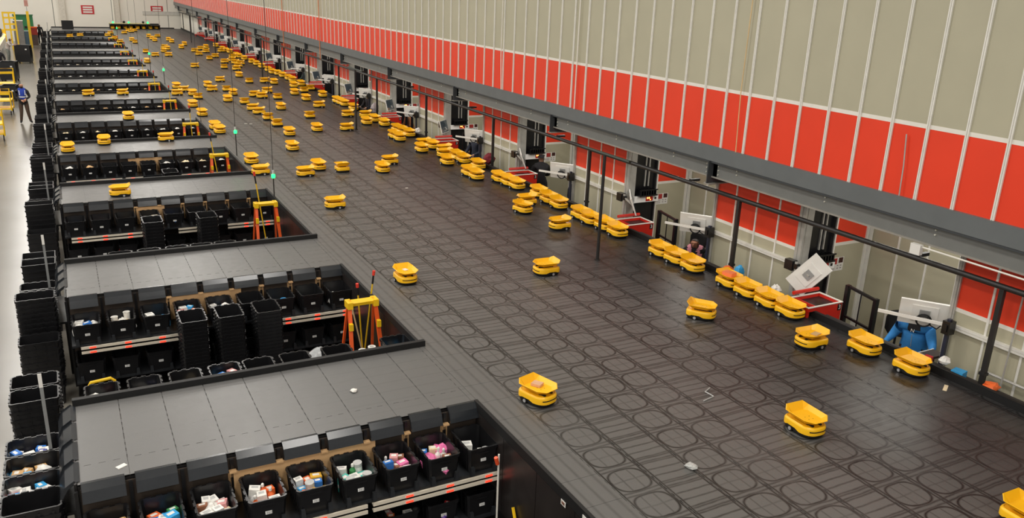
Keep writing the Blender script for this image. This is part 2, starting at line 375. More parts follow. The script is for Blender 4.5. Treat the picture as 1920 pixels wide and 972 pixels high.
def tile(x0, x1, y0, y1, piece):
    global cnt
    if piece and cnt < 300:
        w_, h_ = x1 - x0, y1 - y0
        if abs(w_ - PX) < 0.003 and abs(h_ - PY) < 0.003: me = tmA
        elif abs(w_ - 0.494) < 0.003 and abs(h_ - PY) < 0.003: me = tmB
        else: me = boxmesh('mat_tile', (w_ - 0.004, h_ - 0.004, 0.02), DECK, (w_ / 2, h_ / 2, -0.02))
        ob('mat_tile', me, deck, (x0, y0, D)); cnt += 1
    else:
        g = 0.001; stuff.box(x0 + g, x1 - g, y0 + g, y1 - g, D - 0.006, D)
for si, (y0, y1) in enumerate(strips):
    for i in range(10):
        xa = XL + 0.494 * i; xb = min(xa + 0.494, XA)
        if xb - xa < 0.03: continue
        yb = y1
        while yb > y0 + 0.02:
            ya = max(yb - PY, y0); tile(xa, xb, ya, yb, si < 2); yb = ya
y_ = 2.0 + 0.49 * 0.7 - 0.35
ys = [2.0] + [0.49 * (k + 0.2) for k in range(4, 180) if 0.49 * (k + 0.2) < YEND - 0.05 and 0.49 * (k + .2) > 2.05] + [YEND]
xsn = [XA, 4.65] + [4.65 + PX * k for k in range(1, 12)]; xsn = [q for q in xsn if q < XR - 0.05] + [XR - 0.03]
for j in range(len(ys) - 1):
    for i in range(len(xsn) - 1):
        tile(xsn[i], xsn[i + 1], ys[j], ys[j + 1], 3.5 < ys[j] < 13)
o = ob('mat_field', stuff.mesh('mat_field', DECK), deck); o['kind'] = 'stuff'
# curbs
b = MB(); b.box(XR - 0.03, XR + 0.03, 2, YEND, 1.4, 1.66); ob('curb', b.mesh('curb', RUB), deck)
for k in range(13):
    if k:
        b = MB(); b.box(XL, XA + 0.03, S[k] - 0.02, S[k] + 0.05, 1.4, 1.635); ob('curb', b.mesh('curb', RUB), deck)
    # east wall of the aisle: boards under the deck edge
    y0, y1 = S[k], N[k]; n = 5
    for j in range(n):
        w_ = (y1 - y0) / n
        key = ('eb', round(w_, 2)); FP.setdefault(key, boxmesh('side_board', (0.03, w_ - 0.012, 1.02), mat('brown_black_board', (40, 36, 35), 0.35, vary=0.3, scale=2.5)))
        if k < 9: ob('side_board', FP[key], deck, (XA - 0.016, y0 + w_ * (j + 0.5), 0.42))
    b = MB(); b.box(XA - 0.045, XA + 0.0, y0 + 0.05, y1, 1.46, 1.575); ob('curb', b.mesh('curb', RUB), deck)
    b = MB(); b.box(XL, XA, y0, y1, 0.0, 0.012); ob('aisle_shade_sheet', b.mesh('aisle_shade_sheet', VOID), deck)  # dark sheet laid over the lit concrete, standing in for the aisle's shade
b = MB(); b.box(XL, 9.9, YEND, YEND + 0.04, 1.3, 1.64); ob('curb', b.mesh('curb', RUB), deck)
# ------------------------------------------------------------------ robots
def se(n, a, bb, p, cx=0.0):
    out = []
    for k in range(n):
        t = 2 * math.pi * k / n; c, s_ = math.cos(t), math.sin(t)
        pp = p if c > 0 else p + 2.2
        out.append((cx + a * math.copysign(abs(c) ** (2 / pp), c), bb * math.copysign(abs(s_) ** (2 / pp), s_)))
    return out
NS = 32
oL = se(NS, 0.215, 0.168, 2.7)
def zbot(x, y):
    e = math.exp(-((x + 0.055) / 0.055) ** 2) * 0.058 * min(1, max(0, (abs(y) - 0.11) / 0.04))
    return 0.05 + e + 0.012 * max(0, -x - 0.12) / 0.1
b = MB()
b.loft([[(x * .97, y * .97, zbot(x, y)) for x, y in oL], [(x, y, zbot(x, y)) for x, y in oL], [(x, y, 0.115) for x, y in oL], [(x * .975, y * .97, 0.13) for x, y in oL], [(x * .9, y * .88, 0.14) for x, y in oL], [(x * .88, y * .85, 0.134) for x, y in oL]], False, True)
SHELL = b.mesh('shell', YEL, True)
b = MB(); b.loft([[(x * .9, y * .9, 0.012) for x, y in oL], [(x * .955, y * .94, 0.03) for x, y in oL], [(x * .955, y * .94, 0.1) for x, y in oL]])
b.box(-0.1, 0.1, -0.08, 0.08, 0.13, 0.165); b.box(0.1, 0.16, -0.07, -0.045, 0.13, 0.15); b.box(0.1, 0.16, 0.045, 0.07, 0.13, 0.15)
CHAS = b.mesh('chassis', RUB)
def wheelmesh():
    b = MB(); n = 12
    ring = lambda y, r: [(r * math.cos(2 * math.pi * k / n), y, 0.034 + r * math.sin(2 * math.pi * k / n)) for k in range(n)]
    b.loft([ring(-0.012, 0.034), ring(0.012, 0.034)], True, True, 0); b.loft([ring(-0.016, 0.021), ring(0.016, 0.021)], True, True, 1)
    return b.mesh('wheel', [RUB, CHROME])
WHEEL = wheelmesh()
b = MB(); arc = [(x, y) for x, y in se(64, 0.217, 0.17, 2.7) if x > 0.12 and abs(y) < 0.125]; arc.sort(key=lambda p: p[1])
for i in range(len(arc) - 1):
    (xa, ya), (xb, yb) = arc[i], arc[i + 1]
    b.add([(xa, ya, .088), (xb, yb, .088), (xb, yb, .1), (xa, ya, .1), (xa - .01, ya, .088), (xb - .01, yb, .088), (xb - .01, yb, .1), (xa - .01, ya, .1)], [(0, 1, 2, 3), (3, 2, 6, 7), (1, 0, 4, 5)])
SLOT = b.mesh('bumper_slot', RUB)
def trayring(L, W, c, z, dx=0.0, zr=0.0, zf=0.0):
    h, v_ = L / 2, W / 2
    p = [(h, -v_ + c), (h, v_ - c), (h - c, v_), (-h * .55, v_), (-h + c * .6, v_), (-h, v_ - c * .6), (-h, -v_ + c * .6), (-h + c * .6, -v_), (-h * .55, -v_), (h - c, -v_)]
    return [(x + dx, y, z + (zr if x < -h * .8 else (zf if x > h * .8 else 0))) for x, y in p]
b = MB()
b.loft([trayring(.28, .22, .05, .158), trayring(.3, .24, .055, .162), trayring(.425, .345, .085, .218, 0, .035, -.012), trayring(.413, .333, .083, .221, 0, .035, -.012), trayring(.295, .24, .055, .176), trayring(.28, .225, .05, .174)], True, True)
for hx, hy in ((.06, .03), (.06, -.03), (.0, .03), (.0, -.03)): b.box(hx - .004, hx + .004, hy - .004, hy + .004, .174, .1755, 1)
TRAY = b.mesh('tray', [YEL2, mat('tray_hole', (120, 80, 10), .6)], False)
HEAD = dict(S=-90, W=180, N=90, E=0, D=-74, T=-50)
ROB = [t.split(',') for t in """4.89,8.19,D;7.49,6.21,S;8.74,9.63,T;9.53,8.07,W;10.12,7.56,S;10.18,6.8,S;7.45,12.46,W;5.22,18.3,W;4.93,12.99,S;8.11,3.85,S;10.21,10.62,S;10.17,10.1,S;10.16,9.58,S;10.16,9.09,S;10.15,12.56,S;10.16,12.07,S;10.16,11.57,S;10.14,15.51,S;10.11,15.06,S;10.15,14.55,S;10.13,14.02,S;9.23,14.95,W;9.14,16.44,D;9.56,17.06,W;10.26,17.67,S;10.18,17.03,S;10.15,16.5,S;10.07,19.49,S;10.11,19.04,S;10.13,18.59,S;9.63,21.96,S;9.61,20.42,S;9.61,19.94,S;10.24,21.15,S;10.18,22.02,S;10.21,22.57,S;10.24,23.65,W;10,23.03,W;9.65,26.44,S;9.65,25.93,S;10.18,27.59,S;10.2,27.14,S;10.24,26.59,S;10.03,24.81,W;10.17,24.34,S;9.63,23.95,S;9.66,29.38,S;9.54,31.32,W;10.27,32.89,S;10.15,31.03,W;10.14,29.88,S;10.16,28.88,S;8.58,28.33,W;9.17,36.02,S;9.15,33.95,W;8.08,31.37,N;10.17,37.04,S;10.25,35.11,S;10.26,34.61,S;10.27,34.12,S;7.57,28.42,S;6.49,27.85,S;5.97,25.32,S;5.43,21.74,W;5.97,22.39,S;6.5,22,N;7.52,21.56,S;8.06,22.51,W;4.38,22.29,W;4.44,23.76,S;6.51,35.59,N;6.48,33.74,W;6.5,32.74,W;6.52,31.31,N;6.52,29.84,N;7.35,37.75,W;7.55,37.18,W;8.14,38.91,W;8.11,36.75,N;7.56,33.67,S;9.16,37.99,S;9.78,40.66,S;9.78,38.83,N;10.27,39.52,N;8.13,45.42,S;8.11,42.79,N;8.85,42.76,W;9.17,42.08,S;10.22,52.74,S;10.24,51.43,S;10.21,49.86,S;10.16,47.95,S;10.12,46.73,S;10.25,46.04,S;10.27,44.99,S;10.27,43.73,S;10.27,42.89,S;10.27,41.21,S;10.15,65.07,S;10.12,62.25,S;10.17,60.92,S;10.2,59.85,S;10.15,57.27,S;10.17,56.31,S;10.19,54.83,S;9.77,60.67,W;9.77,56.44,W;8.69,53,W;9.3,53.97,W;9.21,52.46,W;9.39,51.79,W;8.12,49.78,N;8.61,48.82,W;8.99,50.41,W;8.16,55.14,N;8.74,56.68,W;9.29,63.86,S;8.73,60.27,W;6.86,43.53,W;7.61,63.62,S;8.19,66.51,S;7.62,69.08,S;8.11,60.92,W;7.99,58.26,W;8.74,62.66,W;6.66,50.49,W;4.58,41.16,S;4.72,39.93,W;4.31,38.81,W;4.91,38.55,S;4.97,37.48,N;4.45,35.13,S;4.45,32.73,S;5.98,41.42,S;5.92,39.9,W;6.53,39.81,N;6.57,38.4,S;5.99,36.36,S;4.56,85.68,S;5.07,85.77,S;5.62,85.87,S;6.06,85.79,S;6.63,85.65,S;7.13,85.74,S;7.73,85.85,S;8.24,85.94,S;5.06,79.1,W;5.6,81.99,W;5.73,80.93,W;6.08,82.06,W;6.55,74.74,S;6.56,72.35,S;6.57,70.38,S;7.23,75.11,W;4.99,70.56,S;5.03,68.44,N;7.61,71,S;3.62,75.69,W;3.98,78.63,W;3.93,72.45,W;4.06,68.86,W;5,60.19,N;5.32,57.6,W;6.55,64.03,W;6.58,62.5,S;6.14,60.58,S;6.09,57.57,W;4.47,53.37,S;0.9,39.3,W;2.21,39.31,W;1.93,32.47,S;-0.08,26.85,S;0.91,27.8,S;2.66,27.91,W;0.9,21.02,W;4.42,29.72,S;4.43,28.85,S;0.91,74.23,W;1.64,75.49,W""".split(';')]
def place_robot(x, y, h, label, group, near):
    jit = rnd.uniform(-3, 3)
    t = thing('sorting_robot', label, 'robot', (x, y, D), R(HEAD[h] + jit), group)
    t.scale = (1.08, 1.08, 1.1)
    ob('shell', SHELL, t); ob('chassis', CHAS, t); ob('tray', TRAY, t)
    if near:
        for s_ in (-1, 1): ob('wheel', WHEEL, t, (-0.065, s_ * 0.158, 0))
        ob('bumper_slot', SLOT, t)
    return t
zones = {}
for i, (xs_, ys_, h) in enumerate(ROB):
    x, y = float(xs_), float(ys_)
    if y > 85.3: key = ('dock', 0)
    elif x < 4.2: key = ('strip', next(k for k in range(13) if y < strips[k][1] + 0.5))
    elif x > 9.4: key = ('queue', max(0, int((y - 5.6) / 5.22)))
    else: key = ('open', next((k for k in range(13) if y < strips[k][1]), 12))
    zones.setdefault(key, []).append((x, y, h, i))
ROBPOS = {}
for key, lst in zones.items():
    lst.sort(key=(lambda q: q[0]) if key[0] in ('dock', 'strip') else (lambda q: q[1]))
    n = len(lst)
    for j, (x, y, h, i) in enumerate(lst):
        od = ORD[j + 1]; zk = key[1]
        if key[0] == 'dock': lab = 'yellow tray robot parked under the far black dock, %s from the left' % od
        elif key[0] == 'strip': lab = ('yellow tray robot on the %s grey side aisle from the front, %s from left' % (ORD[zk + 1], od)) if n > 1 else 'only yellow tray robot on the %s grey side aisle from the front' % ORD[zk + 1]
        elif key[0] == 'queue': lab = ('yellow tray robot queuing by the %s red bin station, %s nearest there' % (ORD[zk + 1], od)) if n > 1 else 'only yellow tray robot queuing by the %s red bin station' % ORD[zk + 1]
        else: lab = ('yellow tray robot on open deck level with %s tote aisle, %s nearest there' % (ORD[zk + 1], od)) if n > 1 else 'only yellow tray robot on open deck level with the %s tote aisle' % ORD[zk + 1]
        t = place_robot(x, y, h, lab, {'dock': 'robots parked at the dock', 'strip': 'robots on the side aisles', 'queue': 'robots queuing at the stations', 'open': 'robots on the open deck'}[key[0]], y < 62)
        ROBPOS[i] = t
# parcels carried on trays
def parcel_on(i, dims, m, name, label, off=(0, 0), rz=0.3, cat='parcel'):
    t = ROBPOS[i]; a = t.rotation_euler.z
    p = t.location + Vector((off[0] * math.cos(a) - off[1] * math.sin(a), off[0] * math.sin(a) + off[1] * math.cos(a), 0.194))
    return tag(ob(name, boxmesh(name, dims, m), None, p, (0, 0, a + rz)), label, cat)
parcel_on(0, (.13, .11, .035), mat('tan_parcel', (214, 168, 132), .7), 'flat_parcel', 'small tan parcel lying on tray of robot beside nearest tote aisle', (-.05, .02))
parcel_on(3, (.14, .1, .012), mat('beige_card', (200, 168, 120), .7), 'flat_parcel', 'flat beige card on tray of robot left of the blue hoodie', (-.06, .03))
parcel_on(8, (.09, .07, .012), WHITE, 'flat_parcel', 'small white packet on tray of robot near the orange ladder', (-.08, .02))
parcel_on(10, (.2, .16, .07), mat('orange_wrap', (255, 140, 90), .5), 'soft_parcel', 'orange wrapped parcel on tray beside the pink vest worker', (-.03, 0))

# ------------------------------------------------------------------ totes
def tote_mesh(L=0.56, Wd=0.405, H=0.32):
    b = MB(); t = 0.012
    def rr(w_, l_, z): c = .025; return [(w_ / 2, -l_ / 2 + c, z), (w_ / 2, l_ / 2 - c, z), (w_ / 2 - c, l_ / 2, z), (-w_ / 2 + c, l_ / 2, z), (-w_ / 2, l_ / 2 - c, z), (-w_ / 2, -l_ / 2 + c, z), (-w_ / 2 + c, -l_ / 2, z), (w_ / 2 - c, -l_ / 2, z)]
    wb, lb = Wd * .86, L * .88
    b.loft([rr(wb, lb, 0), rr(Wd * .95, L * .96, H * .8), rr(Wd * .955, L * .965, H - .035), rr(Wd, L, H - .035), rr(Wd, L, H), rr(Wd - .035, L - .035, H), rr(wb - 2 * t, lb - 2 * t, t)], True, True)
    for sx in (-1, 1):
        for k in range(4):
            y = (k - 1.5) * L * .22
            b.bar((sx * Wd * .43, y, .02), (sx * Wd * .478, y * 1.05, H - .04), .02, .02)
            b.box(sx * Wd / 2 - .012, sx * Wd / 2 + .006, y - .035, y + .035, H, H + .008)
    for sy_ in (-1, 1):
        for k in (-1, 0, 1): b.box(k * .11 - .03, k * .11 + .03, sy_ * L / 2 - .012, sy_ * L / 2 + .005, H, H + .008)
        b.box(-.07, .07, sy_ * L * .483 - .008, sy_ * L * .483 + .008, H - .075, H - .06)
    return b.mesh('tote_shell', BLK)
TOTE = tote_mesh(); LBL = boxmesh('barcode_label', (.07, .003, .036), LABEL, (0, 0, -.018))
FOOT = (lambda b: (b.loft([[(-.028, -.05, 0), (.028, -.05, 0), (.028, .01, 0), (-.028, .01, 0)], [(-.02, -.035, .1), (.02, -.035, .1), (.02, 0, .1), (-.02, 0, .1)]]), b.mesh('stop', BLK2))[1])(MB())
def tote(x, y, z, label, group, rz=0.0, lab=True):
    t = ob('tote', TOTE, None, (x, y, z), (0, 0, rz)); tag(t, label, 'tote', group)
    if lab: ob('barcode_label', LBL, t, (0, -.2655, .155), (R(-6), 0, 0))
    return t

# item kinds that lie in totes
def crumple(name, r, m, seed, flat_=.6):
    q = random.Random(seed); b = MB(); n, k = 8, 5; rings = []
    for i in range(k):
        ph = -math.pi / 2 + math.pi * (i + .5) / k
        rings.append([(r * math.cos(ph) * math.cos(2 * math.pi * j / n) * q.uniform(.7, 1.2), r * math.cos(ph) * math.sin(2 * math.pi * j / n) * q.uniform(.7, 1.2), r * flat_ * (1 + math.sin(ph) * q.uniform(.8, 1.1))) for j in range(n)])
    b.loft(rings); return b.mesh(name, m)
PAL = dict(tan=(208, 166, 112), white=(238, 236, 230), teal=(70, 195, 178), blue=(48, 120, 205), sky=(60, 165, 225), orange=(242, 112, 52), yellow=(228, 176, 60), pink=(240, 120, 175), rose=(214, 150, 150), brown=(150, 100, 74), red=(196, 40, 48), green=(60, 140, 80), navy=(50, 60, 150), cream=(236, 218, 180), grey=(190, 190, 188), purple=(90, 60, 140))
def pm(c): return mat('packaging_' + c, PAL[c], .5, vary=.1, scale=20)
def item_mesh(kind, col, q):
    m_ = pm(col)
    if kind == 'box':
        a, bb, h = q.uniform(.09, .14), q.uniform(.08, .13), q.uniform(.15, .23)
        b = MB(); b.box(-a / 2, a / 2, -bb / 2, bb / 2, 0, h, 0)
        b.box(-a / 2 - .0008, a / 2 + .0008, -bb / 2 - .0008, bb / 2 + .0008, h * .3, h * .55, 1); b.box(-a * .3, a * .3, -bb * .1, bb * .3, h, h + .0012, 1)
        return b.mesh('box', [m_, pm('white' if col != 'white' else 'grey')])
    if kind == 'bottle':
        h = q.uniform(.2, .25); b = MB(); b.lathe([(.032, 0), (.036, .02), (.036, h * .7), (.014, h * .82), (.014, h * .9)], 10, mi=0); b.lathe([(.017, h * .88), (.017, h), (.008, h + .01)], 8, mi=1)
        return b.mesh('bottle', [m_, pm('white')])
    if kind == 'jar':
        b = MB(); b.lathe([(.045, 0), (.05, .02), (.05, .18)], 14, mi=0); b.lathe([(.053, .18), (.053, .215)], 14, mi=1); return b.mesh('jar', [m_, pm('grey')])
    if kind == 'cup':
        b = MB(); b.lathe([(.035, 0), (.05, .24), (.055, .245), (.047, .242), (.03, .01)], 14, cap1=True); return b.mesh('cup', m_)
    return crumple('pouch', q.uniform(.09, .12), m_, q.random(), .95)
def fill(tx, ty, tz, spec, where, rz=0.0, group='goods lying in the totes'):
    q = random.Random(hash((round(tx * 100), round(ty * 100), round(tz * 100))) & 0xffff)
    cells = [(-.09, -.13), (0.015, -.15), (.1, -.12), (-.1, .0), (0, -.02), (.1, .01), (-.09, .12), (.02, .12), (.1, .13)]
    spec = (spec + spec)[:9] if len(spec) > 4 else spec
    for i, (kind, col) in enumerate(spec[:9]):
        cx, cy = cells[i]; cx += q.uniform(-.008, .008); cy += q.uniform(-.012, .012)
        me = item_mesh(kind, col, q); s_ = 1.0 if kind != 'box' else .93
        o = ob(kind if kind != 'box' else 'carton', me, None, (tx + cx * math.cos(rz) - cy * math.sin(rz), ty + cx * math.sin(rz) + cy * math.cos(rz), tz + .014), (q.uniform(-.09, .09), q.uniform(-.12, .12), rz + q.uniform(-.6, .6)), (s_, s_, q.uniform(.95, 1.2)))
        nm = {'box': 'carton', 'pouch': 'crumpled bag'}.get(kind, kind)
        dup_ = sum(1 for kk in spec[:9] if kk == (kind, col)); no = sum(1 for kk in spec[:i + 1] if kk == (kind, col))
        tag(o, ('%s%s %s in the %s' % ((ORD[no] + ' ') if dup_ > 1 else '', col, nm, where)), {'box': 'carton', 'pouch': 'bag'}.get(kind, kind), group)
def sp(s_): return [tuple(t.split('-')) for t in s_.split()]
UP1 = [sp(t) for t in ('box-tan box-tan pouch-white box-tan box-tan box-tan jar-teal', 'box-white box-blue box-white pouch-blue box-white box-sky box-orange pouch-sky box-green', 'box-white box-white box-cream box-brown pouch-white box-rose box-white', 'bottle-orange box-orange box-white pouch-grey box-white bottle-orange box-white', 'box-orange box-yellow box-yellow box-sky jar-white box-blue box-white', 'jar-white box-teal jar-white box-teal box-white box-teal box-white bottle-green', 'box-brown box-rose box-white box-blue box-brown box-pink bottle-white box-rose', 'box-cream pouch-pink box-brown pouch-pink bottle-white bottle-white box-blue', 'pouch-grey box-white pouch-grey box-white')]
UP2 = [sp(t) for t in ('box-white box-white box-blue pouch-white box-green', 'box-cream box-cream pouch-white cup-white box-tan', 'pouch-white box-white pouch-sky box-white', 'box-white box-sky pouch-cream box-red box-white box-orange', 'box-white box-sky box-red box-white box-blue pouch-white', '', 'pouch-white cup-sky box-white', 'box-cream pouch-white box-white box-teal', 'pouch-white box-white pouch-white box-white')]
UP3 = [sp(t) for t in ('box-white pouch-blue box-white', 'pouch-white box-pink pouch-white', 'box-white box-yellow box-cream', 'box-tan pouch-white box-cream', 'pouch-navy pouch-blue box-navy', '', 'box-cream box-tan pouch-white', 'pouch-white pouch-white', 'pouch-white box-teal')]
LO1 = [[], [], [], [], sp('box-yellow box-blue pouch-white'), sp('box-yellow bottle-blue pouch-navy'), sp('box-orange box-rose box-white box-rose'), sp('box-purple pouch-purple box-red'), []]
LO2 = [sp('box-red pouch-white'), sp('box-blue box-rose'), sp('box-navy box-brown'), [], [], [], sp('box-orange'), [], []]
LO3 = [[], sp('box-orange'), sp('pouch-red'), [], [], [], [], [], []]

# ------------------------------------------------------------------ racks with chutes
CH = (lambda b: ([b.add([(-.205, 0.02, .01), (.205, 0.02, .01), (.205, -.02, .012), (-.205, -.02, .012), (-.205, -.085, -.05), (.205, -.085, -.05), (-.205, -.11, -.115), (.205, -.11, -.115), (-.205, -.128, -.165), (.205, -.128, -.165)],
     [(0, 1, 2, 3), (3, 2, 5, 4), (4, 5, 7, 6), (6, 7, 9, 8)], 0),
     b.add([(-.205, .0, .0), (-.205, -.02, .028), (-.205, -.095, -.04), (-.205, -.13, -.16), (-.205, -.11, -.155), (-.205, -.065, -.06)], [(0, 1, 2, 3, 4, 5)], 0),
     b.add([(.205, .0, .0), (.205, -.02, .028), (.205, -.095, -.04), (.205, -.13, -.16), (.205, -.11, -.155), (.205, -.065, -.06)], [(5, 4, 3, 2, 1, 0)], 0)], b.mesh('chute', CHUTE))[1])(MB())
_sol = CH
BX0, BP = -0.1, 0.5078
DISP = boxmesh('red_display', (.09, .006, .022), REDLED)
def rack(k):
    y1 = N[k]; near = k < 5
    t = thing('tote_rack', 'black steel rack of chutes and totes along far side of the %s aisle' % ORD[k + 1], 'rack', (0, y1, 0))
    b = MB()
    b.box(XL, XA - .03, -.66, -.03, .93, .965)
    ob('shelf', b.mesh('shelf', BLK2), t)
    if near:
        b = MB(); b.box(XL, XA - .03, -.66, -.03, .3, .335); ob('shelf', b.mesh('shelf', BLK2), t)
        b = MB(); b.box(XL + .02, XA - .03, -.03, -.012, .0, 1.5); ob('back_board', b.mesh('back_board', mat('rack_back', (58, 48, 40), .7, vary=.3, scale=1.2)), t)
    for j in range(10):
        xx = BX0 - BP / 2 + j * BP
        if near:
            b = MB(); b.box(-.018, .018, -.06, -.03, 0, 1.5); ob('upright', FP.setdefault('upr', b.mesh('upright', BLK)), t, (xx, 0, 0))
            if 2 < j < 9 and k in (0, 1, 2):
                ob('cardboard_block', FP.setdefault('cbd', (lambda b: (b.box(-.04, .04, -.12, -.06, 1.36, 1.38), b.box(-.045, .045, -.035, -.03, 1.0, 1.36), b.box(-.03, .03, -.06, -.03, 1.28, 1.36), b.mesh('cardboard_block', TAN))[3])(MB())), t, (xx, 0, 0))
    for ja, jb in {0: ((2.9, 6.1),), 1: ((2.9, 5.2),), 2: ((2.9, 4.1),), 3: ((3.4, 5.2),)}.get(k, ()):
        b = MB(); b.box(BX0 + ja * BP - .2, BX0 + jb * BP - .2, -.1, -.088, .97, 1.37); ob('cardboard_sheet', b.mesh('cardboard_sheet', TAN), t)
    for j in range(9):
        ob('chute', CH, t, (BX0 + j * BP, 0, D))
    # pick-light rails with red displays
    segs = {0: [(0, 5.5), (5.55, 9)], 1: [(0, 3.4), (6.05, 9)], 2: [(0, 3.3), (4.4, 5.6), (6.6, 9)], 3: [(0, 2.9), (3.0, 4), (6.0, 8.6)]}.get(k, [])
    for a, c in segs:
        for zz in (.905, .83):
            b = MB(); xa, xb = XL + .12 + a * BP * .985, XL + .08 + c * BP * .985; b.box(xa, xb, -.712, -.695, zz, zz + .042); b.box(xa, xb, -.695, -.66, zz + .005, zz + .02)
            lr = ob('light_rail', b.mesh('light_rail', LIGHTBAR), t)
            for j in range(9):
                if xa < BX0 + j * BP + .05 < xb - .05: ob('red_display', DISP, lr, (BX0 + j * BP + .05, -.714, zz + .007))
    return t
for k in range(13): rack(k)
farst2 = MB()
for k in range(13):
    for j in range(9):
        if k >= 5 and j == 8: continue
        x = BX0 + j * BP; y = N[k] - .385
        if k >= 9:
            o = len(farst2.v); farst2.v += [(x + q_.co.x, y + q_.co.y, .97 + q_.co.z) for q_ in TOTE.vertices]
            for p_ in TOTE.polygons: farst2.f.append(tuple(o + v_ for v_ in p_.vertices)); farst2.m.append(0)
            continue
        tote(x, y, .97, 'black tote with white barcode label, %s from left on upper shelf, %s aisle from front' % (ORD[j + 1], ORD[k + 1]), 'totes on the upper shelves')
        sp_ = {0: UP1, 1: UP2, 2: UP3}.get(k)
        if sp_: fill(x, y, .97, sp_[j], '%s upper tote from left, %s aisle' % (ORD[j + 1], ORD[k + 1]))
        elif rnd.random() < .85:
            me = crumple('parcel_heap', .165, pm(rnd.choice(['white', 'white', 'grey', 'cream', 'tan'])), rnd.random(), .95)
            tag(ob('parcel_heap', me, None, (x + rnd.uniform(-.02, .02), y - .04, .985)), 'small heap of pale parcels in %s tote from left, %s aisle' % (ORD[j + 1], ORD[k + 1]), 'parcels', 'parcel heaps in far totes', 'stuff')
        if k < 3:
            tote(x, y, .34, 'black tote with white barcode label, %s from left on lower shelf, %s aisle from front' % (ORD[j + 1], ORD[k + 1]), 'totes on the lower shelves')
            lo_ = {0: LO1, 1: LO2, 2: LO3}.get(k)
            if lo_ and lo_[j]: fill(x, y, .34, lo_[j], '%s lower tote from left, %s aisle' % (ORD[j + 1], ORD[k + 1]))
            rk = None
# stops in front of the totes, parts of the racks
racks = [o for o in bpy.data.objects if o.name.startswith('tote_rack')]
racks.sort(key=lambda o: o.location.y)
for k in range(4):
    for j in range(9):
        for s_ in (-1, 1):
            for zz in (.965, .335): ob('stop', FOOT, racks[k], (BX0 + j * BP + s_ * .15, -.655 - .0, zz))
# totes along the near side of the aisles, only their rims show behind the curb
for k, xs_ in ((1, (.0, .5, 1.0, 1.5, 1.95, 2.45, 3.05, 3.6, 4.0)), (2, (0.6, 1.1, 1.6, 2.05, 2.5)), (3, (1.0, 1.5))):
    for j, x in enumerate(xs_):
        if k == 1 and j == 7: continue
        x = min(x, 3.94)
        tote(x, S[k] + .37, 1.17, 'black tote just behind the near curb of the %s aisle, %s from the left' % (ORD[k + 1], ORD[j + 1]), 'totes behind the near curbs', math.pi)
        if k == 1 and j in (0, 1, 2, 3, 8): fill(x, S[k] + .37, 1.17, [sp('box-red box-white pouch-white'), sp('box-navy pouch-white box-white'), sp('pouch-cream'), sp('box-rose box-blue pouch-sky'), [], [], [], [], sp('pouch-sky pouch-white pouch-sky')][j], '%s tote behind near curb of second aisle' % ORD[j + 1], math.pi)
    t = thing('tote_stand', 'black shelf stand carrying totes along the near curb of the %s aisle' % ORD[k + 1], 'rack', (0, S[k], 0))
    b = MB(); b.box(XL, XA - .05, .06, .68, 1.135, 1.165); ob('shelf', b.mesh('shelf', BLK2), t)
    for j in range(5):
        b = MB(); b.box(-.02, .02, .06, .1, 0, 1.135); ob('upright', FP.setdefault('upr2', b.mesh('upright', BLK)), t, (XL + .03 + j * 1.09, 0, 0))
# nested stacks of empty totes
def stack(x, y, n, ztop, where, group, rz=0.0):
    pitch = (ztop - .328 - .013) / (n - 1) if n > 1 else 0
    for i in range(n):
        z = ztop - .328 - (n - 1 - i) * pitch
        tote(x + rnd.uniform(-.004, .004), y + rnd.uniform(-.004, .004), z, 'empty nested tote, %s from top, %s' % (ORD[n - i], where), group, rz, lab=False)
for j, (x, zt) in enumerate(((1.4, 1.37), (1.97, 1.37), (2.57, 1.36))): stack(x, 13.25, 18, zt, ('left stack in second aisle', 'middle stack in second aisle', 'right stack in second aisle')[j], 'nested tote stacks in the second aisle')
for j, x in enumerate((1.4, 2.54)): stack(x, 19.25, 16, 1.4, ('left tall stack in third aisle', 'right tall stack in third aisle')[j], 'nested tote stacks in the third aisle')
stack(2.0, 19.1, 4, .72, 'low stack between two tall stacks in third aisle', 'nested tote stacks in the third aisle')
stack(1.85, 24.9, 6, 1.0, 'left stack in fourth aisle', 'nested tote stacks in the fourth aisle'); stack(2.4, 24.9, 9, 1.25, 'right stack in fourth aisle', 'nested tote stacks in the fourth aisle')
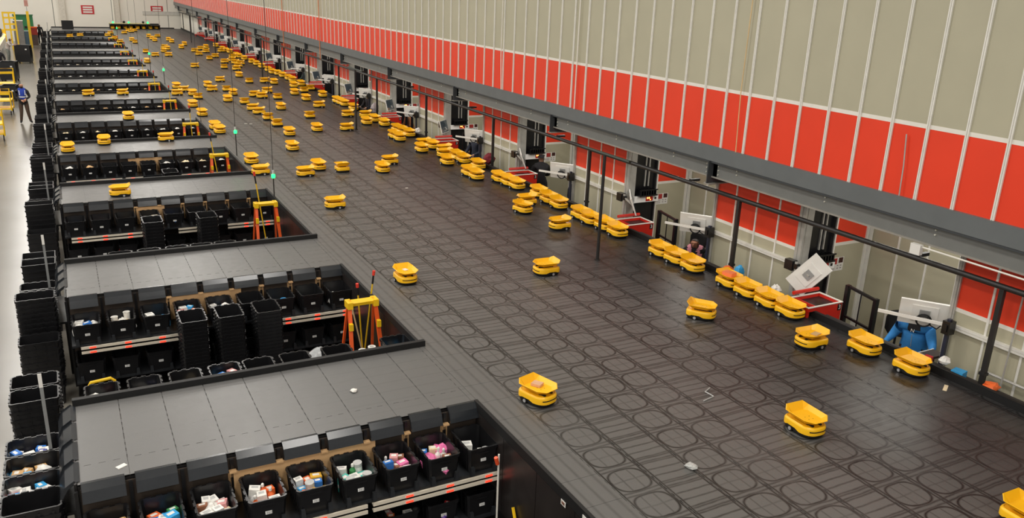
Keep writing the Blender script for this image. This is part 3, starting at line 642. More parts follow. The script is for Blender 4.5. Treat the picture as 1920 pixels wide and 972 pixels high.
# west side of the deck: totes under side chutes, stacks closing the aisle ends, sign poles
XT = -.775
WCH = CH
QW = math.pi / 2
for k in range(13):
    farst = MB()
    y0, y1 = strips[k]; ord_ = ORD[k + 1]
    t = thing('side_rack', 'black rack with side chutes at left end of the %s deck strip' % ord_, 'rack', (0, y0, 0))
    b = MB(); b.box(-1.06, XL - .04, .46, y1 - y0, .93, .965); ob('shelf', b.mesh('shelf', BLK2), t)
    for xx in (-1.0, -.4):
        for yy in (.5, y1 - y0 - .1):
            b = MB(); b.box(-.02, .02, -.02, .02, 0, .93); ob('upright', FP.setdefault('upr3', b.mesh('upright', BLK)), t, (xx, yy, 0))
    b = MB(); b.box(XL - .03, XL - .005, 0, y1 - y0, .0, 1.56); ob('edge_board', b.mesh('edge_board', VOID), t)
    for j in range(0 if k == 0 else 1, 4):
        ob('chute', CH, t, (XL, .25 + j * .46, D), (0, 0, -QW), (1.0, 1.35, 1.0))
    for j in range(3):
        yy = y0 + .68 + j * .43
        tote(XT, yy, .97, 'black tote under left side chutes of the %s deck strip, %s nearest' % (ord_, ORD[j + 1]), 'totes under the left side chutes', QW, lab=False)
        if k == 0: fill(XT - .06, yy, .97, [sp('box-red box-white box-sky box-tan pouch-white box-white box-sky'), sp('box-tan pouch-white box-tan box-sky box-white'), sp('box-navy box-white box-blue box-white box-white')][j], '%s nearest tote left of the first deck strip' % ORD[j + 1], QW)
    # stacks at the aisle end
    kk = k
    a, c = S[k], N[k]
    def wstack(y, n, zt, where):
        if k < 2: stack(-.775, y, n, zt, where, 'nested tote stacks at the left aisle ends', QW)
        else:
            for i in range(n):
                z = zt - .328 - (n - 1 - i) * (zt - .34) / (n - 1)
                o = len(farst.v); Wd, L, H = .405, .56, .32
                for (w_, l_, zz) in ((L * .88, Wd * .86, z), (L * .96, Wd * .95, z + .29), (L, Wd, z + .29), (L, Wd, z + .32), (L - .03, Wd - .03, z + .32), (L * .85, Wd * .82, z + .1)):
                    farst.v += [(-.775 - w_ / 2, y - l_ / 2, zz), (-.775 + w_ / 2, y - l_ / 2, zz), (-.775 + w_ / 2, y + l_ / 2, zz), (-.775 - w_ / 2, y + l_ / 2, zz)]
                for rI in range(5):
                    for q_ in range(4): farst.f.append((o + rI * 4 + q_, o + rI * 4 + (q_ + 1) % 4, o + rI * 4 + 4 + (q_ + 1) % 4, o + rI * 4 + 4 + q_)); farst.m.append(0)
                farst.f.append((o + 20, o + 21, o + 22, o + 23)); farst.m.append(0)
    if k == 0: wstack(8.77, 12, 1.33, 'front stack left of the nearest aisle')
    else:
        wstack(a + .9, 10, 1.38, 'nearer stack left of %s aisle' % ord_); wstack(a + 1.4, 10, 1.36, 'middle stack left of %s aisle' % ord_)
        wstack(c + .21, 16 if k < 2 else 12, 1.58 if k < 3 else 1.5, 'tallest stack left of %s aisle' % ord_)
        wstack(c - .45, 8, 1.1, 'low far stack left of %s aisle' % ord_)
    pt = thing('sign_pole', 'thin grey metal pole with small white sign beside the %s deck strip' % ord_, 'pole', (-.6, (y0 + y1) / 2 + .45, 0), 0)
    b = MB(); b.box(-.018, .018, -.012, .012, 0, 2.2); ob('pole', FP.setdefault('wpole', b.mesh('pole', mat('grey_pole', (150, 152, 152), .4, .3))), pt)
    b = MB(); b.box(-.02, .02, -.02, -.013, 2.08, 2.25); ob('sign_plate', FP.setdefault('wsign', b.mesh('sign_plate', WHITE)), pt)
    if farst.v: tag(ob('nested_tote_stacks', farst.mesh('nested_tote_stacks', BLK)), 'nested black totes stacked at left end of the %s aisle from front' % ord_, 'totes', None, 'stuff')
o = ob('far_totes', farst2.mesh('far_totes', BLK)); tag(o, 'rows of small black totes on racks of the farthest aisles', 'totes', None, 'stuff')
# ------------------------------------------------------------------ stations along the right wall
def text_mesh(txt, size, m, name):
    c = bpy.data.curves.new(name, 'FONT'); c.body = txt; c.size = size; c.align_x = 'CENTER'; c.align_y = 'CENTER'; c.extrude = .001
    o = bpy.data.objects.new(name, c); COL.objects.link(o); bpy.context.view_layer.update()
    me = bpy.data.meshes.new_from_object(o.evaluated_get(bpy.context.evaluated_depsgraph_get())); bpy.data.objects.remove(o)
    me.materials.clear(); me.materials.append(m); return me
INK = mat('black_ink', (18, 18, 18), .5, vary=0)
def lib():
    L = {}
    b = MB(); b.box(.0, .63, .0, .05, 0, 3.0, 0); b.box(.05, .12, -.02, .0, 1.87, 3.0, 0); b.box(.3, .33, -.03, 0, 1.87, 3.0, 1); b.box(.4, .43, -.03, 0, 1.87, 3.0, 1)
    L['lift_back'] = b.mesh('back_panel', [GLASS, STEEL])
    b = MB(); b.box(-.02, .03, -.06, .03, 0, 3.0); b.box(.6, .64, -.06, .03, 0, 3.0); L['lift_frame'] = b.mesh('frame', mat('dark_frame', (60, 58, 58), .4))
    b = MB(); b.box(.62, .65, -.08, .0, 0, 3.0); L['lift_edge'] = b.mesh('edge_strip', WHT)
    b = MB(); b.box(-.02, .66, -.13, -.06, 1.52, 1.66); L['band'] = b.mesh('control_band', mat('band_white', (250, 248, 244), .4, vary=0))
    b = MB(); b.box(.3, .5, -.134, -.13, 1.54, 1.645); L['bandred'] = b.mesh('red_panel', REDB)
    b = MB(); b.box(.33, .36, -.138, -.134, 1.595, 1.63); b.box(.38, .41, -.138, -.134, 1.595, 1.63); b.box(.42, .44, -.138, -.134, 1.56, 1.58); L['bandled'] = b.mesh('amber_digits', AMBERLED)
    b = MB(); b.box(.55, .6, -.134, -.13, 1.57, 1.62); L['bandhook'] = b.mesh('black_mark', INK)
    b = MB(); b.box(.08, .58, -.2, -.04, 1.67, 1.7)
    for i in range(7): b.box(.1 + i * .07, .12 + i * .07, -.2, -.04, 1.7, 1.82)
    b.box(.08, .58, -.2, -.19, 1.8, 1.83); L['basket'] = b.mesh('wire_basket', BLK)
    b = MB(); b.box(.02, .6, -.02, 0, 1.0, 1.5); L['curtain'] = b.mesh('curtain', GLASS)
    # red bin: deep box outside the curb with a lip reaching over the deck edge
    b = MB(); t = .02
    b.loft([[(.19, 0, -.12), (.76, 0, -.12), (.76, .5, -.12), (.19, .5, -.12)], [(.19, 0, .41), (.78, 0, .41), (.78, .5, .41), (.19, .5, .41)], [(.19 + t, t, .41), (.76, t, .41), (.76, .5 - t, .41), (.19 + t, .5 - t, .41)], [(.23, .06, .0), (.7, .06, .0), (.7, .44, .0), (.23, .44, .0)]], True, True)
    b.box(0, .2, 0, .02, .345, .41); b.box(0, .2, .48, .5, .345, .41); b.box(0, .02, .02, .48, .345, .41); b.box(.02, .2, .02, .48, .345, .355)
    for q1 in (.2, .7):
        for q2 in (.02, .42): b.box(q1, q1 + .06, q2, q2 + .06, -.9, -.12)
    b.box(0, .05, .02, .07, .232, .345)
    L['bin'] = b.mesh('bin_shell', REDB)
    b = MB(); b.box(.03, .76, .03, .47, .357, .36); L['binin'] = b.mesh('liner', GLASS)
    b = MB()
    for r_ in ((-.01, .79, -.008, .022), (-.01, .79, .478, .508)): b.box(r_[0], r_[1], r_[2], r_[3], .41, .425)
    b.box(-.01, .022, .022, .478, .41, .425); b.box(.758, .79, .022, .478, .41, .425); L['binrim'] = b.mesh('rim', WHT)
    b = MB(); b.tube([(.2, .54, .47), (.78, .54, .47)], .035, 8); L['binroll'] = b.mesh('roller', REDB)
    b = MB(); b.box(.68, .76, -.006, -.001, .28, .39); L['binlab'] = b.mesh('number_sticker', INK)
    L['num'] = text_mesh('3', .11, WHITE, 'number')
    # monitor: local x along its width, screen towards +y
    b = MB(); b.loft([[(-.285, -.0, -.17), (.285, -.0, -.17), (.285, -.0, .17), (-.285, -.0, .17)], [(-.29, .03, -.175), (.29, .03, -.175), (.29, .03, .175), (-.29, .03, .175)]][::-1], True, True); b.box(-.15, .15, -.015, 0, -.11, .11); b.box(-.06, .06, -.035, -.015, -.06, .06, 1)
    L['monback'] = b.mesh('monitor_case', [WHITE, mat('grey_plate', (150, 150, 148), .4)])
    b = MB(); b.box(-.275, .275, .03, .034, -.16, .16); L['screen'] = b.mesh('screen', SCREEN)
    b = MB()
    pts = [(.085 * math.cos(a), -.1, -.05 + .085 * math.sin(a)) for a in [2 * math.pi * i / 16 for i in range(17)]]
    b.tube(pts, .011, 6); pts = [(.075 * math.cos(a), -.11, -.06 + .075 * math.sin(a)) for a in [2 * math.pi * i / 16 for i in range(17)]]; b.tube(pts, .008, 6); b.tube([(.08, -.1, -.1), (.16, -.1, -.14), (.22, -.08, -.06), (.28, -.06, 0)], .008, 6)
    L['cable'] = b.mesh('cable_coil', RUB)
    return L
L = lib()
def monitor(p, yaw, tilt, roll, label, cable, armdir=None, arml=.95, armoff=0.0):
    t = thing('monitor', label, 'monitor', p, yaw, 'monitors on arms at the stations')
    t.rotation_euler = (tilt, roll, yaw)
    t.scale = (1.2, 1.0, 1.18)
    ob('monitor_case', L['monback'], t); ob('screen', L['screen'], t)
    if cable: ob('cable_coil', L['cable'], t)
    return t
def office_chair(x, y, rz, lab):
    t = thing('office_chair', lab, 'chair', (x, y, FZ), rz)
    b = MB(); b.loft([[(px_ * .9, py_ * .9, .46) for px_, py_ in se(16, .24, .24, 3)], [(px_, py_, .5) for px_, py_ in se(16, .24, .24, 3)], [(px_ * .9, py_ * .9, .54) for px_, py_ in se(16, .24, .24, 3)]]); ob('seat', b.mesh('seat', RUB, True), t)
    b = MB(); rg = []
    for z_, w_ in ((.72, .13), (.8, .2), (1.0, .21), (1.12, .16), (1.16, .07)): rg.append([(-.25 + .03 * math.cos(a) - (z_ - .7) * .1, w_ * math.sin(a), z_) for a in [2 * math.pi * i / 12 for i in range(12)]])
    b.loft(rg); b.tube([(-.12, 0, .48), (-.25, 0, .52), (-.26, 0, .8)], .02, 8); ob('backrest', b.mesh('backrest', RUB, True), t)
    b = MB(); b.tube([(0, 0, .08), (0, 0, .47)], .028, 8); ob('post', b.mesh('post', BLK2), t)
    b = MB()
    for i in range(5): a = i * 1.2566; b.bar((0, 0, .09), (.27 * math.cos(a), .27 * math.sin(a), .06), .04, .03); b.lathe([(.025, 0), (.025, .05)], 8, (.26 * math.cos(a), .26 * math.sin(a), .0))
    ob('base', b.mesh('base', BLK2), t)
def small(name, me, p, rz, lab, cat): return tag(ob(name, me, None, p, (0, 0, rz)), lab, cat)
for k in range(14):
    yN, yS = NK[k + 1], SK[k]; od = ORD[k + 1]
    g = 'parcel lifts of the stations'
    t = thing('parcel_lift', 'tall black parcel lift with white band and red display, %s station from front' % od, 'lift', (11.3, yN - .01, FZ), 0, g)
    for nm, ky in (('back_panel', 'lift_back'), ('frame', 'lift_frame'), ('edge_strip', 'lift_edge'), ('curtain', 'curtain'), ('wire_basket', 'basket')): ob(nm, L[ky], t)
    cb = ob('control_band', L['band'], t)
    ob('red_panel', L['bandred'], cb); ob('amber_digits', L['bandled'], cb); ob('black_mark', L['bandhook'], cb)
    t = thing('red_bin', 'red parcel bin with white rim on deck edge, %s station from front' % od, 'bin', (10.355, yN - 1.1, 1.31), 0, 'red bins of the stations')
    for nm, ky in (('bin_shell', 'bin'), ('liner', 'binin'), ('rim', 'binrim'), ('roller', 'binroll')): ob(nm, L[ky], t)
    st_ = ob('number_sticker', L['binlab'], t); ob('number', L['num'], st_, (.72, -.008, .335), (R(90), 0, 0))
    # monitor on its post at the near corner of the alcove; bar runs in front of it
    by = yS - .1
    t = thing('monitor_post', 'black post with clamp box and white arm, %s station from front' % od, 'monitor post', (10.985, by, 0), 0, 'monitor posts')
    b = MB(); b.box(-.025, .025, -.025, .025, FZ, 2.2); ob('post', FP.setdefault('mpost', b.mesh('post', mat('navy_post', (44, 46, 62), .4))), t)
    b = MB(); b.box(-.07, .07, -.06, .06, 1.97, 2.17); b.box(-.09, .07, -.03, .03, 2.02, 2.12); ob('clamp_box', FP.setdefault('mclamp', b.mesh('clamp_box', BLK)), t)
    b = MB(); b.bar((-.02, .02, 2.1), (-.4, .9, 2.07), .03, .045); ob('arm', FP.setdefault('marm', b.mesh('arm', WHITE)), t)
    ya = math.atan2(-.89, .42) if True else 0
    monitor((11.0, by + .42, 2.12), math.atan2(-.8, .6), R(10), R(0), 'white monitor back with coiled black cable, near corner of %s station' % od, k < 8)
    # second monitor by the lift column
    t = thing('monitor_post', 'grey post with black clamp box beside the parcel lift, %s station' % od, 'monitor post', (10.99, yN - .14, 0), 0, 'monitor posts')
    b = MB(); b.tube([(0, 0, FZ), (0, 0, 2.15)], .03, 8); ob('post', FP.setdefault('mp2', b.mesh('post', STEEL)), t)
    b = MB(); b.box(-.06, .06, .04, .22, 1.98, 2.16); b.box(-.04, .04, -.05, .05, 2.03, 2.12); ob('clamp_box', FP.setdefault('mc2', b.mesh('clamp_box', BLK)), t)
    b = MB(); b.bar((0, -.04, 2.07), (.02, -.3, 1.98), .035, .03); ob('arm', FP.setdefault('ma2', b.mesh('arm', STEEL)), t)
    if k == 0: monitor((11.03, yN - .4, 1.99), R(-50), R(-15), R(-51), 'white monitor back tilted like a diamond beside nearest parcel lift', False)
    elif k < 3: monitor((11.04, yN - .38, 2.02), R(238 + 8 * (k - 1)), R(20), R(6), 'white edge-on tilted monitor beside %s parcel lift from front' % od, False)
    else: monitor((10.93, yN - .34, 2.07), R(229), R(15), R(-2), 'dark screened monitor turned to the deck beside %s parcel lift' % od, False)
    if k < 6 and k != 2:
        t = thing('guard_railing', 'black guard railing behind the red bin, %s station from front' % od, 'railing', (11.38, yN - 1.55, FZ), 0, 'guard railings')
        b = MB(); b.box(-.04, .04, -.03, .03, 0, 1.5); b.box(-.04, .04, .55, .61, 0, 1.55); b.bar((0, .58, 1.53), (0, 0, 1.47), .05, .04); b.bar((0, .58, 1.0), (0, 0, .95), .035); b.tube([(0, .3, 1.5), (0, .3, .9)], .012, 6); ob('rails', FP.setdefault('gf', b.mesh('rails', BLK)), t)
    if k < 6:
        # poster on the alcove wall
        t = thing('poster', 'white notice sheet with red block and dark photo, %s station from front' % od, 'poster', (12.17, yN + .003, 1.92), 0, 'notices by the lifts')
        b = MB(); b.box(-.18, .18, -.003, 0, -.13, .13); ob('sheet', FP.setdefault('ps', b.mesh('sheet', WHITE)), t)
        b = MB(); b.box(-.15, .01, -.0045, -.003, .0, .115); ob('red_block', FP.setdefault('pr', b.mesh('red_block', mat('print_red', (176, 52, 48), .5, vary=.15, scale=40))), t)
        b = MB(); b.box(.05, .16, -.0045, -.003, .02, .12); ob('dark_photo', FP.setdefault('pd', b.mesh('dark_photo', mat('print_dark', (70, 34, 30), .5, vary=.5, scale=30))), t)
        b = MB()
        for i in range(4): b.box(-.16, -.03, -.0045, -.003, -.03 - i * .025, -.022 - i * .025)
        for i in range(2):
            for j in range(2): b.box(.02 + j * .08, .06 + j * .08, -.0045, -.003, -.04 - i * .05, -.02 - i * .05)
        ob('print_lines', FP.setdefault('pl', b.mesh('print_lines', mat('print_grey', (150, 140, 140), .5, vary=0))), t)
    if k == 2:
        office_chair(11.5, yS + .95, R(190), 'black office chair with pink cloth by the third station monitor')
        small('pink_cloth', crumple('pink_cloth', .13, mat('pink_cloth', (226, 170, 150), .7), 16, .8), (11.5, yS + .95, FZ + .53), .3, 'pink cloth lying on the chair seat at the third station', 'cloth')
    if k < 2: office_chair(11.85, yN - 1.6, R(200), 'black office chair behind the guard railing, %s station from front' % od)
    if k == 0:
        t = thing('packing_desk', 'small dark desk with white edge beside the monitor post, nearest station', 'desk', (11.15, yS + .08, FZ))
        b = MB(); b.box(-.25, .1, -.05, .14, 1.1, 1.14); ob('top', b.mesh('top', mat('desk_dark', (52, 40, 36), .5)), t)
        b = MB(); b.box(-.26, .1, .14, .152, 1.09, 1.15); b.box(-.262, -.25, -.05, .152, 1.09, 1.15); ob('edge', b.mesh('edge', WHITE), t)
        for q1 in (-.22, .07):
            for q2 in (-.02, .11): b = MB(); b.box(q1 - .02, q1 + .02, q2 - .02, q2 + .02, 0, 1.1); ob('leg', b.mesh('leg', BLK), t)
# overhead black pipe, its posts and brackets
t = thing('overhead_pipe', 'long black overhead pipe on posts along the right deck edge', 'pipe', (10.8, 0, 0))
b = MB(); b.tube([(0, -6, 2.97), (0, 90, 2.97)], .042, 10); ob('pipe', b.mesh('pipe', PIPE, True), t)
po = (lambda b: (b.box(-.032, .032, -.032, .032, FZ, 2.95), b.box(-.045, .045, -.045, .045, 1.68, 1.72), b.mesh('post', PIPE))[2])(MB())
for k in range(17): ob('post', po, t, (0, 6.15 + 5.08 * k, 0))
ar = (lambda b: (b.box(.03, .26, -.03, .03, 2.98, 3.03), b.mesh('bracket', PIPE))[1])(MB())
for k in range(16): ob('bracket', ar, t, (0, 7.5 + 5.2 * k, 0))
for k, (x, y) in enumerate(((8.82, 12.81), (8.96, 28.43), (9.0, 43.9), (9.2, 59.4), (9.05, 69.4))):
    t = thing('deck_post', 'black post standing on the open deck, %s from the front' % ORD[k + 1], 'post', (x, y, D), 0, 'posts on the open deck')
    b = MB(); b.tube([(0, 0, 0), (0, 0, 2.08)], .032, 10); b.lathe([(.06, 0), (.06, .012)], 10); ob('post', FP.setdefault('dp', b.mesh('post', PIPE)), t)
    b = MB(); b.tube([(0, -.8, 2.08), (0, .8, 2.08)], .03, 8); ob('crossbar', FP.setdefault('dpc', b.mesh('crossbar', mat('dark_green_bar', (42, 50, 42), .5))), t)
# conduits and cords on the wall face
def rod(name, pts, r, m, lab, cat='conduit'):
    b = MB(); b.tube(pts, r, 6); return tag(ob(name, b.mesh(name, m, True)), lab, cat)
rod('white_conduit', [(XU - .05, 17.2 * .972, 3.862), (XU - .05, 17.2 * .972, 9)], .016, WHT, 'white vertical conduit over the red panels near middle of the wall')
rod('drop_cord', [(XU - .05, 11.22, 3.862), (XU - .06, 11.26, 4.9), (XU - .05, 11.22, 9)], .009, mat('pale_cord', (220, 190, 140), .5), 'pale drop cord hanging over the nearer red wall panels', 'cord')
rod('drop_cord', [(XU - .05, 7.78, 3.862), (XU - .045, 7.8, 4.3), (XU - .04, 7.85, 4.75)], .01, STEEL, 'short grey cable stub on red panels near right edge', 'cord')
rod('drop_cord', [(XU - .09, 45.5, 3.05), (XU - .09, 45.55, 9)], .018, mat('orange_cord', (226, 130, 70), .5), 'orange drop cord in front of the farther red panels, left one', 'cord')
rod('drop_cord', [(XU - .09, 38.5, 3.05), (XU - .09, 38.55, 9)], .018, mat('orange_cord', (226, 130, 70), .5), 'orange drop cord in front of the farther red panels, right one', 'cord')
rod('drop_cord', [(XU - .05, 20.5, 3.862), (XU - .06, 20.55, 4.8), (XU - .05, 20.5, 9)], .012, WHT, 'white cable hanging on the wall left of the white conduit', 'cord')
t = thing('junction_box', 'white junction box with conduit along bottom of the grey beam', 'box', (10.53, 7.32, 3.18))
b = MB(); b.box(-.05, .02, -.08, .08, -.06, .09); ob('box', b.mesh('box', WHITE), t)
b = MB(); b.tube([(-.0, -.08, .06), (0, -6, .06)], .013, 8); ob('conduit', b.mesh('conduit', WHT), t)
t = thing('wall_conduit', 'bent grey conduit loop on the wall at right edge of deck', 'conduit', (XW - .09, 6.0, 0))
b = MB(); b.tube([(0, .35, 1.62), (0, -.3, 1.62)], .02, 8); b.tube([(0, -.3, 1.62), (0, -.3, 2.03)], .018, 8); b.tube([(-.02, .02, 1.3), (-.02, .0, 3.3)], .012, 8); ob('conduit', b.mesh('conduit', STEEL), t)
# end of the lower wall has no station: closed leaf on the far side
# ------------------------------------------------------------------ small things near the deck edge
small('tissue', crumple('tissue', .075, WHITE, 3, .9), (10.62, 6.62, 1.66), 0, 'crumpled white tissue on the ledge below the blue hoodie worker', 'tissue')
small('carton', boxmesh('carton', (.16, .16, .1), pm('sky')), (10.68, 6.42, 1.55), .2, 'pale blue carton on the ledge at right deck edge', 'carton')
small('carton', boxmesh('carton', (.1, .1, .12), pm('red')), (10.66, 6.9, 1.55), .2, 'small red carton on the ledge before the blue hoodie worker', 'carton')
b = MB(); b.box(10.54, 10.82, 2, 80, 1.5, 1.55); ledge = struct('trim_2', b.mesh('trim_2', mat('ledge_dark', (50, 46, 44), .6)))
small('orange_bundle', crumple('bundle', .12, pm('orange'), 5, .5), (10.72, 5.95, 1.55), 0, 'orange bundle lying on the ledge by the nearest pipe post', 'bundle')
small('bag', crumple('bag', .1, pm('white'), 8, 1.0), (10.66, 9.95, 1.55), 0, 'crumpled white bag on the ledge left of nearest red bin', 'bag')
small('bag', crumple('bag', .12, pm('orange'), 9, .7), (10.64, 11.15, 1.55), 0, 'orange bag on the ledge beside the pink vest worker', 'bag')
small('bag', crumple('bag', .1, pm('sky'), 11, 1.3), (10.7, 10.9, 1.55), 0, 'upright pale blue bag on the ledge next to orange bag', 'bag')
small('helmet', crumple('helmet', .13, WHITE, 12, .9), (10.68, 26.9, 1.55), 0, 'round white bundle on the ledge at the fifth station', 'bundle')
small('jacket', crumple('jacket', .19, mat('maroon_cloth', (120, 30, 42), .8), 14, .9), (10.8, 21.6, 1.55), 0, 'maroon jacket heaped at the deck edge of the fourth station', 'jacket')
small('jacket', crumple('jacket', .17, mat('grey_cloth', (178, 168, 170), .8), 15, 1.3), (10.8, 31.8, 1.55), 0, 'grey jacket hanging at the deck edge of the sixth station', 'jacket')
# litter on the deck
small('plastic_scrap', crumple('plastic_scrap', .075, CLEARS, 21, .35), (5.67, 6.13, D), .4, 'crumpled clear plastic scrap on the deck near bottom right', 'litter')
small('paper_scrap', boxmesh('paper_scrap', (.1, .06, .008), WHITE), (0.09, 8.69, D), .5, 'white paper scrap on the nearest grey side aisle', 'litter')
small('paper_scrap', crumple('paper_scrap', .05, WHITE, 22, .4), (2.84, 9.36, D), .4, 'crumpled white scrap in middle of the nearest side aisle', 'litter')
small('paper_scrap', boxmesh('paper_scrap', (.07, .05, .006), WHITE), (7.46, 19.58, D), .1, 'tiny white scrap alone on the open deck', 'litter')
small('paper_strip', boxmesh('paper_strip', (.2, .05, .006), pm('cream')), (10.19, 6.26, D), .5, 'cream paper strip on the deck near right edge', 'litter')
small('plastic_strip', (lambda b: (b.tube([(-.2, .02, .01), (0, 0, .015), (.02, .14, .02), (.18, .17, .012)], .008, 5), b.mesh('plastic_strip', CLEARS))[1])(MB()), (7.04, 7.35, D), .3, 'bent clear plastic strip on the deck behind nearest robot', 'litter')
for k, (x, y) in enumerate(((5.6, 30.6), (5.75, 30.5))): small('paper_scrap', boxmesh('paper_scrap', (.1, .06, .006), WHITE), (x, y, D), 0, 'small white scrap left of the middle robots, %s of two' % ORD[k + 1], 'litter')
# notes on the aisle side board
for k, (y, z, s_) in enumerate(((6.3, 1.4, .06), (5.85, 1.42, .11))):
    t = small('paper_note', boxmesh('paper_note', (.004, s_ * 1.5, s_), WHITE), (XA - .05, y, z), 0, ('small white note', 'larger white note with dark print')[k] + ' stuck on the dark board at bottom centre', 'note')
    ob('print', boxmesh('print', (.002, s_, s_ * .55), mat('print_dark2', (120, 84, 70), .6, vary=.4, scale=30)), t, (-.003, 0, s_ * .22))

# ------------------------------------------------------------------ aisle tools
def ladder(x, y, k):
    t = thing('step_ladder', 'orange step ladder with yellow top in the %s aisle from front' % ORD[k + 1], 'ladder', (x, y, 0), 0, 'step ladders in the aisles'); t.scale = (.84, .9, 1.09 if k < 3 else 1.06)
    b = MB(); b.loft([[(-.27, -.07, 1.53), (.27, -.07, 1.53), (.27, .07, 1.53), (-.27, .07, 1.53)], [(-.29, -.09, 1.58), (.29, -.09, 1.58), (.29, .09, 1.58), (-.29, .09, 1.58)], [(-.25, -.05, 1.6), (.25, -.05, 1.6), (.25, .05, 1.6), (-.25, .05, 1.6)]])
    b.box(-.3, -.2, -.12, .1, 1.5, 1.6); b.box(.2, .3, -.12, .1, 1.5, 1.6); ob('top_cap', FP.setdefault('ltop', b.mesh('top_cap', LADY)), t)
    for i, (sx, sy_) in enumerate(((-1, -1), (1, -1), (-1, 1), (1, 1))):
        b = MB(); b.bar((sx * .25, sy_ * .05, 1.54), (sx * .34, sy_ * .5, .02), .075 if sy_ < 0 else .045, .035); b.box(sx * .34 - .04, sx * .34 + .04, sy_ * .5 - .03, sy_ * .5 + .03, .012, .05, 1); ob('leg', FP.setdefault('lleg%d' % i, b.mesh('leg', [ORANGE, RUB])), t)
    for i in range(2):
        f = .72 + i * .2; b = MB(); b.box(-.27 - .06 * f, .27 + .06 * f, -.05 - .45 * f - .04, -.05 - .45 * f + .04, 1.54 - 1.5 * f, 1.56 - 1.5 * f); ob('step', FP.setdefault('lst%d' % i, b.mesh('step', STEEL)), t)
    for sx in (-1, 1):
        b = MB(); b.box(sx * .27 - .035, sx * .27 + .035, -.22, -.14, 1.2, 1.3); ob('bracket', FP.setdefault('lbr%d' % sx, b.mesh('bracket', LADY)), t)
ladder(3.8, 11.98, 1)
for k in range(2, 12): ladder(3.72, S[k] + 2.0 + (.3 if k > 2 else .5), k)
def pole(p, q, lab, top=True, m=None):
    t = thing('reach_pole', lab, 'pole', p, 0, 'reach poles'); d = Vector(q) - Vector(p)
    b = MB(); b.tube([(0, 0, 0), d], .014, 8); ob('shaft', b.mesh('shaft', m or POLY), t)
    if top:
        b = MB(); b.tube([d * .98, d * 1.02], .026, 8); ob('red_tip', b.mesh('red_tip', mat('red_grip', (226, 62, 46), .5)), t)
        b = MB(); b.tube([d * .9, d * .98], .017, 8); ob('grip', b.mesh('grip', RUB), t)
pole((4.02, 12.75, .013), (4.2, 12.55, 1.95), 'yellow reach pole with red tip leaning by orange ladder, taller one, second aisle')
pole((4.06, 12.7, .013), (3.93, 12.6, 1.75), 'yellow reach pole leaning by orange ladder, shorter one, second aisle')
pole((4.1, 12.6, .013), (3.86, 12.75, 1.4), 'pale wooden broom stick beside the yellow poles, second aisle', False, mat('broom_wood', (196, 170, 130), .6))
for k in range(2, 12): pole((3.86, S[k] + 2.95, .013), (3.8 - (.2 if k < 4 else 0), S[k] + 2.95, 2.15 if k > 2 else 2.3), 'yellow reach pole with red tip by the ladder, %s aisle' % ORD[k + 1])
t = thing('hand_cart', 'yellow hoop handle of a cart at left of the second aisle', 'cart', (.0, 11.25, 0))
b = MB(); b.tube([(-.19, 0, .3), (-.19, 0, 1.28), (-.12, 0, 1.4), (.12, 0, 1.42), (.16, 0, 1.38), (.19, 0, .3)], .022, 8); ob('handle', b.mesh('handle', LADY, True), t)
b = MB(); b.box(-.22, .22, -.1, .6, .24, .3); ob('platform', b.mesh('platform', BLK), t)
b = MB()
for sx in (-.18, .18):
    for yy in (0, .5): b.tube([(sx - .02, yy, .13), (sx + .02, yy, .13)], .118, 12)
ob('wheels', b.mesh('wheels', RUB), t)
b = MB(); n = 20; rg = []
for i in range(7):
    ph = math.pi / 2 * i / 6; rg.append([(.36 * math.cos(ph) * math.cos(2 * math.pi * j / n) * rnd.uniform(.95, 1.05), .3 * math.cos(ph) * math.sin(2 * math.pi * j / n) * rnd.uniform(.95, 1.05), .72 + .5 * math.sin(ph) * rnd.uniform(.96, 1.03)) for j in range(n)])
rg.insert(0, [(.33 * math.cos(2 * math.pi * j / n), .28 * math.sin(2 * math.pi * j / n), .013) for j in range(n)])
b.loft(rg); tag(ob('plastic_sack', b.mesh('plastic_sack', CLEAR, True), None, (3.0, 11.55, 0)), 'big round clear plastic sack beside the orange ladder, second aisle', 'sack')
t = thing('work_table', 'small white topped table behind the curb under the orange ladder, second aisle', 'table', (3.7, 11.18, 0))
b = MB(); b.box(-.32, .32, -.2, .2, 1.12, 1.15); ob('top', b.mesh('top', WHITE), t)
for sx in (-.28, .28):
    for sy_ in (-.16, .16): b = MB(); b.box(sx - .02, sx + .02, sy_ - .02, sy_ + .02, 0, 1.12); ob('leg', b.mesh('leg', BLK), t)
def roll(p, lab):
    b = MB(); b.lathe([(.06, 0), (.06, .09), (.035, .09), (.035, 0)], 16, cap0=False, cap1=False); tag(ob('tape_roll', b.mesh('tape_roll', WHITE), None, p), lab, 'tape roll')
roll((3.55, 11.2, 1.151), 'white tape roll on the small table, left one'); roll((3.72, 11.26, 1.151), 'white tape roll on the small table, right one')
small('cloth', crumple('cloth', .09, pm('orange'), 33, .3), (3.88, 11.16, 1.151), 0, 'pale orange cloth on the small white topped table', 'cloth')
rod('white_rod', [(4.05, 7.62, .4), (4.05, 7.62, 1.3)], .012, WHT, 'thin white upright rod at right end of the nearest rack', 'rod')
rod('orange_clip', [(4.0, 7.6, 1.28), (4.03, 7.61, 1.18)], .025, mat('orange_plastic', (246, 92, 50), .4), 'small orange clip beside the white rod, nearest aisle', 'clip')
rod('yellow_rod', [(4.28 - .16, 7.35, .72), (4.1, 7.0, .1)], .02, LADY, 'yellow rod leaning against the dark board at bottom centre', 'rod')
